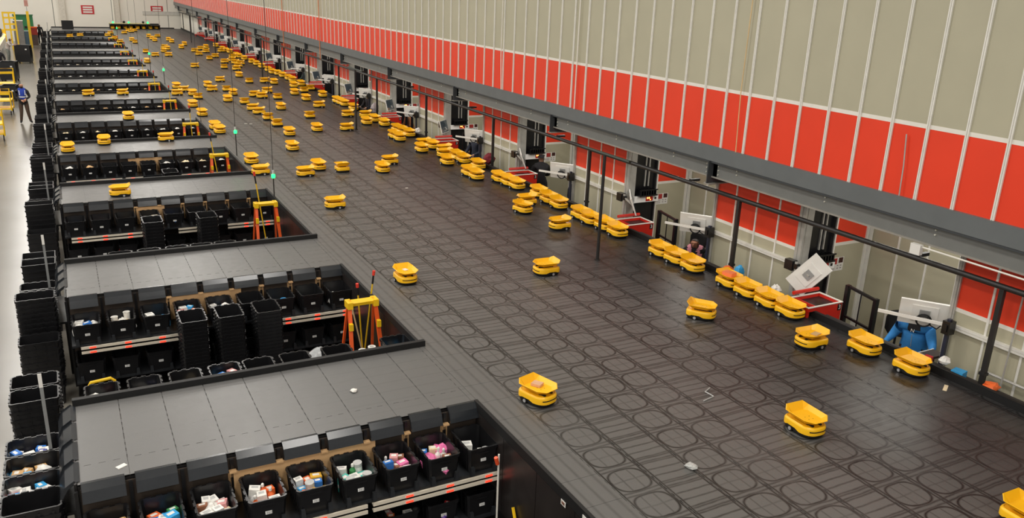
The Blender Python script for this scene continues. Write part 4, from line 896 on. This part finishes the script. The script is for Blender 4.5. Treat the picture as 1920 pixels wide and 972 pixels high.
# beacons on posts with cables up to the ceiling
for i, (x, y, zt, lit) in enumerate(((4.16, 19.71, 2.02, 1), (4.26, 24.97, 2.2, 1), (4.2, 31.4, 1.6, 0), (4.27, 43.0, 2.16, 1), (4.22, 48.9, 2.4, 1), (4.2, 55.1, 1.7, 0), (4.25, 61.0, 1.7, 0), (4.28, 75.0, 2.19, 1))):
    t = thing('beacon_post', 'thin black post with %s and a ceiling cable, %s from front' % ('glowing green beacon' if lit else 'no beacon', ORD[i + 1]), 'beacon', (x, y, D), 0, 'beacon posts by the aisle corners')
    b = MB(); b.tube([(0, 0, 0), (0, 0, zt - D)], .014, 8); ob('post', b.mesh('post', PIPE), t)
    b = MB(); b.tube([(0, 0, zt - D), (0, 0, 10.4)], .007, 5); ob('cable', b.mesh('cable', PIPE), t)
    if lit:
        b = MB(); b.lathe([(.03, 0), (.045, .02), (.045, .08), (.03, .1)], 12); ob('beacon', b.mesh('beacon', GREENLED), t, (0, 0, zt - D))
        b = MB(); b.lathe([(.03, 0), (.03, .09)], 10); ob('cap', b.mesh('cap', mat('pale_cap', (200, 205, 205), .4)), t, (0, 0, zt - D + .1))
# charging dock at the far end
t = thing('charging_dock', 'far black dock with pale top over a row of parked robots', 'dock', (4.35, 85.45, D))
b = MB(); b.box(0, 3.35, 0, 1.2, .46, .5); ob('top', b.mesh('top', mat('dock_top', (196, 186, 140), .5)), t)
b = MB(); b.box(0, 4.2, 1.15, 1.2, 0, .46); b.box(3.35, 4.2, 0, 1.2, .33, .36); ob('back_panel', b.mesh('back_panel', RUB), t)
b = MB(); b.box(0, 3.35, -.01, 0, .36, .46); ob('valance', b.mesh('valance', RUB), t)
for i in range(9):
    b = MB(); b.box(-.015, .015, .0, 1.15, 0, .36 if i > 6 else .46); ob('divider', b.mesh('divider', RUB), t, (i * .52 + .01, 0, 0))
for i, x in enumerate((.3, 1.6, 3.2)):
    b = MB(); b.lathe([(.06, 0), (.08, .06), (.05, .14)], 10); ob('status_lamp', b.mesh('status_lamp', GREENLED), t, (x, .5, .5))
for i, x in enumerate((1.2, 2.8)): small('black_helmet', crumple('device', .13, RUB, 40 + i, .8), (4.35 + x, 85.9, D + .5), 0, 'dark round device on top of the far dock, %s one' % ('left', 'right')[i], 'device')
# signs on the end wall
for i, (x, z) in enumerate(((2.9, 2.93), (9.02, 3.0))):
    t = thing('wall_sign', 'red and white notice sign on the far wall, %s one' % ('left', 'right')[i], 'sign', (x, 91.95, z))
    b = MB(); b.box(-.55, .55, 0, .03, -.4, .4); ob('plate', b.mesh('plate', mat('sign_red', (196, 44, 52), .5)), t)
    b = MB()
    for zz in (.22, 0, -.22): b.box(-.4, .4, -.004, 0, zz - .07, zz + .07)
    ob('white_lines', b.mesh('white_lines', WHITE), t)
# ------------------------------------------------------------------ people
def person(name, label, loc, yaw, J, mats, girth=1.12, scale=1.0):
    """J: joint positions in metres for a 1.75 m figure facing +x; one continuous skinned body."""
    P = dict(pel=(0, 0, .95), waist=(0, 0, 1.08), chest=(0, 0, 1.3), up=(0, 0, 1.43), neck=(.01, 0, 1.52), headb=(.035, 0, 1.6), head=(.035, 0, 1.66), crown=(.02, 0, 1.7))
    for s_, n_ in ((1, 'L'), (-1, 'R')):
        P['sh' + n_] = (0, s_ * .185, 1.42); P['el' + n_] = (0, s_ * .25, 1.13); P['wr' + n_] = (.05, s_ * .25, .88)
        P['hip' + n_] = (0, s_ * .1, .9); P['kn' + n_] = (.02, s_ * .11, .5); P['an' + n_] = (-.02, s_ * .12, .09); P['toe' + n_] = (.13, s_ * .14, .045)
    P.update(J)
    rad = dict(pel=(.15, .12), waist=(.15, .11), chest=(.165, .12), up=(.13, .1), neck=(.055, .058), headb=(.07, .078), head=(.082, .098), crown=(.07, .085))
    for n_ in 'LR': rad.update({'sh' + n_: (.075, .075), 'el' + n_: (.05, .05), 'wr' + n_: (.036, .034), 'hip' + n_: (.095, .1), 'kn' + n_: (.065, .068), 'an' + n_: (.045, .05), 'toe' + n_: (.045, .035)})
    for k_ in rad:
        if k_ not in ('neck', 'headb', 'head', 'crown', 'toeL', 'toeR', 'wrL', 'wrR'): rad[k_] = (rad[k_][0] * girth, rad[k_][1] * girth)
    E = [('pel', 'waist'), ('waist', 'chest'), ('chest', 'up'), ('up', 'neck'), ('neck', 'headb'), ('headb', 'head'), ('head', 'crown')]
    for n_ in 'LR': E += [('up', 'sh' + n_), ('sh' + n_, 'el' + n_), ('el' + n_, 'wr' + n_), ('pel', 'hip' + n_), ('hip' + n_, 'kn' + n_), ('kn' + n_, 'an' + n_), ('an' + n_, 'toe' + n_)]
    V = list(P); idx = {k: i for i, k in enumerate(V)}; co = [Vector(P[k]) for k in V]; rd = [rad[k] for k in V]; ed = [(idx[a], idx[c]) for a, c in E]; roots = [idx['pel']]
    seg = [(Vector(P[a]), Vector(P[c]), a + '>' + c) for a, c in E]
    for n_, sg in (('L', 1), ('R', -1)):
        w_ = Vector(P['wr' + n_]); e_ = Vector(P['el' + n_]); d = (w_ - e_).normalized(); sd = d.cross(Vector((1, 0, 0.2)));
        if sd.length < .1: sd = Vector((0, 0, 1))
        sd.normalize(); nrm = sd.cross(d).normalized()
        # palm continues from the wrist
        co.append(w_ + d * .06); rd.append((.03, .042)); ed.append((idx['wr' + n_], len(co) - 1)); pm_ = len(co) - 1
        co.append(w_ + d * .095); rd.append((.022, .038)); ed.append((pm_, len(co) - 1))
        seg.append((w_, w_ + d * .19, 'hand'))
        for f, (off, ln) in enumerate(((-.03, .07), (-.01, .082), (.011, .077), (.03, .06))):
            a0 = w_ + d * .085 + sd * off; a1 = a0 + d * ln * .55 + nrm * .008; a2 = a1 + d * ln * .4 + nrm * .022
            base = len(co); co += [a0, a1, a2]; rd += [(.0095, .0095), (.009, .009), (.0075, .0075)]; ed += [(base, base + 1), (base + 1, base + 2)]; roots.append(base)
        a0 = w_ + d * .03 - sd * .03; a1 = w_ + d * .07 - sd * .062 + nrm * .012; a2 = w_ + d * .1 - sd * .07 + nrm * .026
        base = len(co); co += [a0, a1, a2]; rd += [(.0125, .0125), (.011, .011), (.009, .009)]; ed += [(base, base + 1), (base + 1, base + 2)]; roots.append(base)
    hd = Vector(P['head']); hb = Vector(P['headb']); upv = (Vector(P['crown']) - hb).normalized(); upv = (Vector((0, 0, 1)) * .4 + upv * .6).normalized()
    fwd = (J.get('_face') or Vector((1, 0, 0))); fwd = (fwd - upv * fwd.dot(upv)).normalized(); lf = upv.cross(fwd)
    for pts, rr_ in (([hd + fwd * .07 - upv * .015, hd + fwd * .108 - upv * .03], (.018, .015)), ([hd + lf * .07 - upv * .02, hd + lf * .094 - upv * .015], (.016, .02)), ([hd - lf * .07 - upv * .02, hd - lf * .094 - upv * .015], (.016, .02))):
        base = len(co); co += pts; rd += [(rr_[0], rr_[0]), (rr_[1], rr_[1])]; ed.append((base, base + 1)); roots.append(base)
    V2 = [k for k in co]
    me = bpy.data.meshes.new('tmp'); me.from_pydata([tuple(c) for c in V2], ed, []); o = bpy.data.objects.new('tmp', me); COL.objects.link(o)
    o.modifiers.new('skin', 'SKIN'); sub = o.modifiers.new('sub', 'SUBSURF'); sub.levels = 2; sub.render_levels = 2
    sv = me.skin_vertices[0].data
    for i, r_ in enumerate(rd): sv[i].radius = r_; sv[i].use_root = i in roots
    bpy.context.view_layer.update()
    body = bpy.data.meshes.new_from_object(o.evaluated_get(bpy.context.evaluated_depsgraph_get())); bpy.data.objects.remove(o)
    body.name = 'body'; body.materials.clear()
    for mm in mats['list']: body.materials.append(mm)
    body.polygons.foreach_set('use_smooth', [True] * len(body.polygons))
    def cls(p):
        best = None
        for a, c, nm in seg:
            ab = c - a; tt = max(0, min(1, (p - a).dot(ab) / max(ab.length_squared, 1e-9))); q_ = (p - (a + ab * tt)).length
            r0 = .12 if nm in ('pel>waist', 'waist>chest', 'chest>up') else (.05 if nm.startswith(('up>sh', 'sh')) else .04)
            q_ -= r0
            if best is None or q_ < best[0]: best = (q_, nm, tt)
        return best[1], best[2]
    nk = Vector(P['neck'])
    CL = []
    for p in body.polygons:
        nm, tt = cls(p.center)
        if (p.center - hd).length < .135 and (p.center - hd).dot(upv) > -.14: nm = 'head'
        if nm in ('neck>headb', 'headb>head', 'head>crown'): nm = 'head'
        CL.append((nm, tt))
        if nm in ('head', 'hand') or nm == 'up>neck' and tt > .75: k = 0
        elif nm.startswith(('hip', 'kn', 'pel>hip')): k = 2
        elif nm.startswith('an'): k = 3
        else: k = 1
        p.material_index = k
    root = thing(name, label, 'person', loc, yaw)
    root.scale = (scale,) * 3
    ob('body', body, root)
    body.update()
    def shell(nm, pred, off, m_):
        fs = [p for p in body.polygons if pred(p, *CL[p.index])]
        if not fs: return
        vs = {}; bb = MB(); body_n = body.vertex_normals
        for p in fs:
            for v_ in p.vertices:
                if v_ not in vs: vs[v_] = len(bb.v); bb.v.append(tuple(body.vertices[v_].co + body_n[v_].vector * off))
            bb.f.append(tuple(vs[v_] for v_ in p.vertices)); bb.m.append(0)
        return ob(nm, bb.mesh(nm, m_, True), root)
    # face: eyes, mouth
    for sx in (-1, 1):
        b = MB(); c_ = hd + fwd * .083 + lf * sx * .032 + upv * .012; b.lathe([(.003, -.006), (.008, -.002), (.008, .002), (.003, .006)], 8, tuple(c_)); ob('eye', b.mesh('eye', mat('eye_dark', (40, 30, 28), .3, vary=0)), root)
    b = MB(); c_ = hd + fwd * .085 - upv * .062; b.bar(c_ - lf * .022, c_ + lf * .022, .01, .006); ob('mouth', b.mesh('mouth', mat('lip', (150, 84, 76), .5, vary=0)), root)
    ctx = dict(root=root, shell=shell, hd=hd, up=upv, f=fwd, lf=lf, P=P)
    if mats.get('hair'):
        hk = mats.get('hairline', .02)
        shell('hair', lambda p, nm, t_: nm == 'head' and ((p.center - hd).dot(upv) > .03 + hk * 2 * max(0, (p.center - hd).dot(fwd) / .1) or ((p.center - hd).dot(fwd) < .005 and (p.center - hd).dot(upv) > -.1)), .014, mats['hair'])
    if mats.get('beard'):
        shell('beard', lambda p, nm, t_: nm == 'head' and (p.center - hd).dot(fwd) > .015 and -.13 < (p.center - hd).dot(upv) < -.05, .008, mats['beard'])
    return ctx
def sk(n, rgb): return mat('skin_' + n, rgb, .55, vary=.04)
def cloth(n, rgb): return mat('cloth_' + n, rgb, .85, vary=.1, scale=12)
SHOE = cloth('shoe', (34, 32, 32))
# man in the blue vest on the walkway, hands together in front
c = person('person', 'bald bearded person in blue safety vest and dark jacket standing on the left walkway', (-1.62, 42.6, 0), R(-86),
    dict(elL=(.02, .27, 1.14), wrL=(.2, .1, 1.06), elR=(.02, -.27, 1.14), wrR=(.2, -.06, 1.02), knL=(.03, .13, .5), anL=(.02, .19, .09), toeL=(.16, .24, .045), knR=(.04, -.12, .5), anR=(-.06, -.17, .09), toeR=(.08, -.2, .045)),
    dict(list=[sk('a', (205, 152, 120)), cloth('charcoal', (40, 38, 40)), cloth('brown', (84, 66, 54)), SHOE], beard=mat('beard_dark', (64, 50, 42), .9)))
vest = lambda p, nm, t_: nm in ('pel>waist', 'waist>chest', 'chest>up') and p.center.z > 1.02 or nm.startswith('up>sh') and t_ < .55
v = c['shell']('safety_vest', vest, .016, cloth('royal_blue', (38, 66, 168)))
c['shell']('reflective_band', lambda p, nm, t_: vest(p, nm, t_) and 1.13 < p.center.z < 1.19, .02, mat('reflective', (226, 228, 226), .4))
for sy_ in (-1, 1):
    b = MB(); b.add([(.165, sy_ * .09, 1.24), (.165, sy_ * .12, 1.24), (.135, sy_ * .125, 1.45), (.135, sy_ * .095, 1.45)], [(0, 1, 2, 3) if sy_ > 0 else (3, 2, 1, 0)]); ob('shoulder_strip', b.mesh('shoulder_strip', mat('reflective', (226, 228, 226))), c['root'])
# blue hoodie at the nearest station
c = person('person', 'person in bright blue zip hoodie behind the monitor at the nearest station', (11.42, 7.68, FZ), R(202),
    dict(pel=(-.04, 0, .92), chest=(.03, 0, 1.26), up=(.06, 0, 1.38), neck=(.1, 0, 1.47), headb=(.15, 0, 1.54), head=(.17, 0, 1.6), crown=(.17, 0, 1.65), shL=(.05, .19, 1.36), shR=(.05, -.19, 1.36), elL=(.16, .3, 1.12), wrL=(.36, .36, 1.05), elR=(.1, -.3, 1.12), wrR=(.3, -.36, 1.02)),
    dict(list=[sk('b', (190, 140, 112)), cloth('bright_blue', (52, 132, 200)), cloth('dark_jean', (48, 50, 62)), SHOE], hair=mat('hair_dark', (40, 30, 26), .6)), girth=1.38)
c['shell']('undershirt', lambda p, nm, t_: nm in ('chest>up', 'up>neck') and p.center.x > .08 and abs(p.center.y) < .02 + (p.center.z - 1.2) * .3 and p.center.z > 1.22, .006, cloth('charcoal', (40, 38, 40)))
ob('shirt_letter', text_mesh('N', .075, WHITE, 'shirt_letter'), c['root'], (.245, 0, 1.31), (R(75), 0, R(90)))
b = MB(); b.tube([(.17, 0, 1.02), (.225, 0, 1.24)], .005, 5); ob('zip', b.mesh('zip', STEEL), c['root'])
# pink vest, bending over the ledge
c = person('person', 'person in pink vest over black sleeves with scarf at the second station', (11.4, 12.95, FZ), R(212),
    dict(pel=(-.05, 0, .54), waist=(-.04, 0, .68), chest=(.0, 0, .9), up=(.03, 0, 1.03), neck=(.07, 0, 1.1), headb=(.12, 0, 1.155), head=(.14, 0, 1.21), crown=(.15, 0, 1.26), shL=(.02, .2, 1.01), shR=(.02, -.2, 1.01), elL=(.12, .29, .77), wrL=(.33, .2, .8), elR=(.12, -.29, .77), wrR=(.35, -.2, .82), hipL=(.0, .11, .5), hipR=(.0, -.11, .5), knL=(.3, .13, .5), knR=(.3, -.13, .5), anL=(.3, .13, .09), anR=(.3, -.13, .09), toeL=(.43, .14, .045), toeR=(.43, -.14, .045)),
    dict(list=[sk('c', (176, 120, 92)), cloth('black', (24, 22, 26)), cloth('black', (24, 22, 26)), SHOE], hair=mat('hair_dark', (40, 30, 26), .6)))
c['shell']('vest', lambda p, nm, t_: (nm in ('pel>waist', 'waist>chest', 'chest>up') or nm.startswith('up>sh') and t_ < .6) and not (p.center.x > .03 and abs(p.center.y) < .055), .02, cloth('dusty_pink', (196, 128, 140)))
c['shell']('scarf', lambda p, nm, t_: nm == 'up>neck' or (nm == 'head' and (p.center - c['hd']).dot(c['up']) < -.1) if False else nm == 'up>neck', .03, cloth('mauve', (110, 80, 96)))
tag(ob('packet', boxmesh('packet', (.16, .1, .03), pm('blue')), None, (11.02, 12.95, FZ + .84), (R(20), R(10), .4)), 'small blue packet held by the person in pink vest', 'packet')
# black jacket and beanie, back view
c = person('person', 'person in black coat and black beanie standing at the third red bin', (11.52, 19.8, FZ), R(75),
    dict(elL=(.1, .26, 1.15), wrL=(.3, .18, 1.1), elR=(.1, -.26, 1.15), wrR=(.3, -.18, 1.1)),
    dict(list=[sk('d', (120, 84, 64)), cloth('black', (24, 22, 26)), cloth('dark_jean', (48, 50, 62)), SHOE]))
c['shell']('beanie', lambda p, nm, t_: nm == 'head' and (p.center - c['hd']).dot(c['up']) > .0, .02, cloth('beanie', (30, 26, 30)))
c['shell']('coat_skirt', lambda p, nm, t_: nm.startswith('pel>hip') or nm == 'pel>waist' or nm.startswith('hip') and t_ < .4, .022, cloth('black', (24, 22, 26)))
# brown hoodie
c = person('person', 'person in brown hoodie sitting sideways at the fifth station', (11.6, 30.0, FZ), R(185),
    dict(pel=(-.05, 0, .78), waist=(-.02, 0, .9), chest=(.05, 0, 1.1), up=(.1, 0, 1.22), neck=(.14, 0, 1.3), headb=(.18, 0, 1.37), head=(.2, 0, 1.43), crown=(.2, 0, 1.48), shL=(.08, .19, 1.2), shR=(.08, -.19, 1.2), elL=(.14, .26, .95), wrL=(.34, .2, .95), elR=(.14, -.26, .95), wrR=(.34, -.2, .95), hipL=(-.04, .1, .74), hipR=(-.04, -.1, .74), knL=(.3, .13, .6), knR=(.3, -.13, .6), anL=(.25, .13, .12), anR=(.25, -.13, .12), toeL=(.4, .14, .07), toeR=(.4, -.14, .07)),
    dict(list=[sk('e', (196, 146, 120)), cloth('brown_hoodie', (150, 98, 60)), cloth('dark_jean', (48, 50, 62)), SHOE], hair=mat('hair_black', (24, 20, 20), .6)))
def worker(k, rgb, lab, y_off, yaw):
    person('person', lab, (11.4, SK[k] + y_off, FZ), R(yaw), dict(elL=(.12, .27, 1.12), wrL=(.32, .2, 1.06), elR=(.12, -.27, 1.12), wrR=(.32, -.2, 1.06)),
        dict(list=[sk('e', (196, 146, 120)), cloth('w%d' % k, rgb), cloth('dark_jean', (48, 50, 62)), SHOE], hair=mat('hair_black', (24, 20, 20), .6)))
worker(3, (52, 56, 70), 'person in dark jeans and navy top behind the fourth station monitor', 1.0, 200)
worker(5, (40, 36, 40), 'person in black top behind the sixth station monitor', 1.1, 200)
worker(7, (60, 76, 70), 'person in grey green top behind the eighth station monitor', .9, 195)
worker(9, (120, 30, 54), 'person in maroon top behind the tenth station monitor', .9, 195)
worker(10, (40, 34, 38), 'person in dark top behind the eleventh station monitor', .9, 195)
# walkway on the left
person('person', 'person in pale grey shirt and trousers leaning over a tall black bin on the left', (-3.2, 71.4, 0), R(-20), dict(chest=(.08, 0, 1.27), up=(.14, 0, 1.38), neck=(.18, 0, 1.46), headb=(.23, 0, 1.53), head=(.25, 0, 1.59), crown=(.25, 0, 1.64), shL=(.13, .19, 1.36), shR=(.13, -.19, 1.36), elL=(.28, .24, 1.2), wrL=(.5, .2, 1.22), elR=(.28, -.24, 1.2), wrR=(.5, -.2, 1.22)),
    dict(list=[sk('c', (176, 120, 92)), cloth('pale_grey', (196, 188, 182)), cloth('sage_grey', (150, 154, 146)), SHOE], hair=mat('hair_dark', (40, 30, 26), .6)))
person('person', 'person in black shirt standing behind a black bin at far left', (-3.25, 61.2, 0), R(-80), dict(elL=(.1, .27, 1.13), wrL=(.26, .2, 1.05), elR=(.1, -.27, 1.13), wrR=(.26, -.2, 1.05)),
    dict(list=[sk('d', (120, 84, 64)), cloth('black', (24, 22, 26)), cloth('black', (24, 22, 26)), SHOE], hair=mat('hair_black', (24, 20, 20), .6)))
person('person', 'person in dark clothes standing far back beside the left tote stacks', (-1.3, 88.5, 0), R(-90), {}, dict(list=[sk('c', (176, 120, 92)), cloth('black', (24, 22, 26)), cloth('black', (24, 22, 26)), SHOE], hair=mat('hair_black', (24, 20, 20), .6)))

# ------------------------------------------------------------------ left walkway equipment
def gaylord(x, y, w_, l_, h, lab):
    t = thing('fabric_bin', lab, 'bin', (x, y, 0), R(-8), 'black bulk bins on the walkway')
    b = MB(); q = random.Random(x)
    b.loft([[(-w_ / 2, -l_ / 2, .1), (w_ / 2, -l_ / 2, .1), (w_ / 2, l_ / 2, .1), (-w_ / 2, l_ / 2, .1)], [(-w_ / 2 * 1.03, -l_ / 2 * 1.03, h * .5), (w_ / 2 * 1.03, -l_ / 2 * 1.03, h * .5), (w_ / 2 * 1.03, l_ / 2 * 1.03, h * .5), (-w_ / 2 * 1.03, l_ / 2 * 1.03, h * .5)], [(-w_ / 2, -l_ / 2, h), (w_ / 2, -l_ / 2, h), (w_ / 2, l_ / 2, h), (-w_ / 2, l_ / 2, h)], [(-w_ / 2 + .05, -l_ / 2 + .05, h - .01), (w_ / 2 - .05, -l_ / 2 + .05, h - .01), (w_ / 2 - .05, l_ / 2 - .05, h - .01), (-w_ / 2 + .05, l_ / 2 - .05, h - .01)], [(-w_ / 2 + .06, -l_ / 2 + .06, h - .3), (w_ / 2 - .06, -l_ / 2 + .06, h - .3), (w_ / 2 - .06, l_ / 2 - .06, h - .3), (-w_ / 2 + .06, l_ / 2 - .06, h - .3)]])
    ob('bag', b.mesh('bag', BLK), t)
    b = MB()
    for sx in (-1, 1):
        for sy_ in (-1, 1): b.lathe([(.05, 0), (.05, .1)], 8, (sx * (w_ / 2 - .08), sy_ * (l_ / 2 - .08), 0))
    ob('castors', b.mesh('castors', RUB), t)
    b = MB(); b.box(w_ * .2, w_ * .32, -l_ / 2 * 1.03 - .012, -l_ / 2 * 1.03, h - .3, h - .22); ob('tag', b.mesh('tag', WHITE), t)
gaylord(-2.22, 70.6, .95, .95, 1.25, 'tall black fabric bin beside the person in pale grey')
gaylord(-2.75, 59.3, .85, .95, 1.15, 'tall black fabric bin in front of person in black shirt')
gaylord(-2.42, 50.3, .7, .8, .8, 'low black bin on the floor left of the blue vest person')
def cart(x, y, rz, lab, h=1.15):
    t = thing('yellow_cart', lab, 'cart', (x, y, 0), rz, 'yellow carts at the left edge')
    b = MB(); b.tube([(-.38, 0, .2), (-.38, 0, h), (.38, 0, h), (.38, 0, .2)], .028, 8); b.tube([(-.38, .9, .2), (-.38, .9, h * .8), (.38, .9, h * .8), (.38, .9, .2)], .028, 8); ob('frame', b.mesh('frame', LADY), t)
    for zz in (.25, .62): b = MB(); b.box(-.4, .4, -.02, .92, zz, zz + .05); ob('shelf', b.mesh('shelf', LADY), t)
    b = MB(); b.box(-.38, .38, 0, .03, h - .28, h - .16); ob('crossbar', b.mesh('crossbar', LADY), t)
    for sx in (-.33, .33):
        for yy in (.05, .85): b = MB(); b.tube([(sx - .02, yy, .09), (sx + .02, yy, .09)], .09, 10); ob('wheel', b.mesh('wheel', RUB), t)
cart(-2.62, 52.0, R(5), 'yellow cart with hoop handle left of the blue vest person', 1.45)
cart(-2.6, 45.2, R(-4), 'yellow cart at the left edge, in front of the low black bin', 1.2)
cart(-2.62, 38.2, R(3), 'yellow cart cut by the left edge, nearest to front', 1.25)
t = thing('steel_cabinet', 'tall plain grey cabinet in the far left walkway', 'cabinet', (-2.75, 83.6, 0))
b = MB(); b.box(-.36, .36, -.3, .3, .08, 2.25); ob('body', b.mesh('body', mat('cabinet_grey', (128, 126, 124), .5)), t)
b = MB(); b.box(-.38, .38, -.32, .32, 2.25, 2.3); b.box(-.3, .3, -.25, .25, 0, .08); ob('trim', b.mesh('trim', WHITE), t)
t = thing('green_machine', 'big green machine cabinet behind the grey cabinet, far left', 'machine', (-2.45, 88.2, 0))
b = MB(); b.box(-.75, .75, -.5, .5, .8, 2.5); ob('body', b.mesh('body', mat('machine_green', (44, 124, 76), .5)), t)
b = MB(); b.box(-.8, .8, -.55, .55, 2.5, 2.56); ob('lid', b.mesh('lid', mat('machine_green_dark', (36, 96, 62), .5)), t)
b = MB(); b.box(-.7, .7, -.45, .45, 0, .8); ob('base', b.mesh('base', mat('machine_base', (70, 84, 92), .5)), t)
b = MB(); b.box(.05, .25, -.52, -.5, 1.4, 1.6); ob('hatch', b.mesh('hatch', RUB), t)
t = thing('blue_bin', 'slate blue wheeled bin in front of the green machine', 'bin', (-2.3, 85.3, 0))
b = MB(); b.loft([[(-.28, -.28, .06), (.28, -.28, .06), (.28, .28, .06), (-.28, .28, .06)], [(-.38, -.36, 1.3), (.38, -.36, 1.3), (.38, .36, 1.3), (-.38, .36, 1.3)]]); ob('body', b.mesh('body', mat('slate_blue', (84, 108, 128), .5)), t)
b = MB(); b.box(-.4, .4, -.38, .38, 1.3, 1.35); ob('lid', b.mesh('lid', mat('pale_lid', (150, 166, 170), .5)), t)
b = MB(); b.tube([(-.25, .2, .08), (.25, .2, .08)], .08, 10); b.box(-.2, .2, -.24, -.2, 0, .06); ob('wheels', b.mesh('wheels', RUB), t)
t = thing('guard_post', 'tall yellow guard post with red sign in the far left walkway', 'post', (-1.98, 84.6, 0))
b = MB(); b.bar((0, 0, 0), (0, 0, 3.0), .2, .16); ob('post', b.mesh('post', POLY), t)
b = MB(); b.tube([(0, 0, 3.0), (0, 0, 3.5)], .03, 6); ob('rod', b.mesh('rod', STEEL), t)
b = MB(); b.box(-.14, .14, -.02, .02, 3.4, 3.9); ob('sign', b.mesh('sign', mat('faded_red', (196, 140, 128), .6)), t)
t = thing('safety_cage', 'yellow machine guard with round holes at the far left', 'guard', (-3.25, 82.0, 0))
for i in range(3):
    b = MB(); b.box(-.5 + i * .42, -.38 + i * .42, -.05, .05, 0, 3.0); ob('upright', b.mesh('upright', POLY), t)
for zz in (1.55, 2.0, 2.5, 2.9): b = MB(); b.box(-.5, .46, -.04, .04, zz, zz + .14); ob('crossbar', b.mesh('crossbar', POLY), t)
b = MB(); b.box(-1.5, -.4, -.1, .1, 1.35, 1.65); ob('side_beam', b.mesh('side_beam', LADY), t)
t = thing('conveyor', 'white sided conveyor with amber lamps along the far left edge', 'conveyor', (-4.0, 74, 0))
b = MB(); b.box(-.4, .35, -14, 6.8, .75, 1.15); ob('side_panel', b.mesh('side_panel', WHT), t)
for i in range(6): b = MB(); b.box(-.3, .2, -.04, .04, 0, .75); ob('leg', b.mesh('leg', STEEL), t, (0, -12 + i * 4, 0))
for i in range(10): b = MB(); b.lathe([(.03, 0), (.07, .05), (.07, .12), (.03, .16)], 10); ob('amber_lamp', FP.setdefault('amb', b.mesh('amber_lamp', AMBERLED)), t, (.25, -12 + i * 2.2, 1.15))
for i in range(5): tag(ob('black_sack', crumple('black_sack', .45, BLK, 60 + i, 1.1), None, (-4.05, 63 + i * 3.6, 1.19)), 'black sack lying on the white conveyor, %s from the front' % ORD[i + 1], 'sack', 'sacks on the conveyor')
t = thing('tool_rack', 'orange and brown rack of supplies by the guard post', 'rack', (-1.75, 87.2, 0))
b = MB(); b.box(-.3, .3, -.2, .2, .9, 1.5); ob('bin', b.mesh('bin', mat('rust_red', (150, 44, 32), .6)), t)
b = MB(); b.box(-.32, .32, -.22, .22, 1.5, 1.58); ob('tray', b.mesh('tray', ORANGE), t)
b = MB(); b.box(-.28, .28, -.18, .18, 0, .9); ob('cabinet', b.mesh('cabinet', mat('brown_cab', (84, 66, 56), .6)), t)
t = thing('black_chair_back', 'square black board standing behind the far racks', 'board', (.95, 84.4, D))
b = MB(); b.box(-.45, .45, -.03, .03, 0, .75); ob('panel', b.mesh('panel', RUB), t)
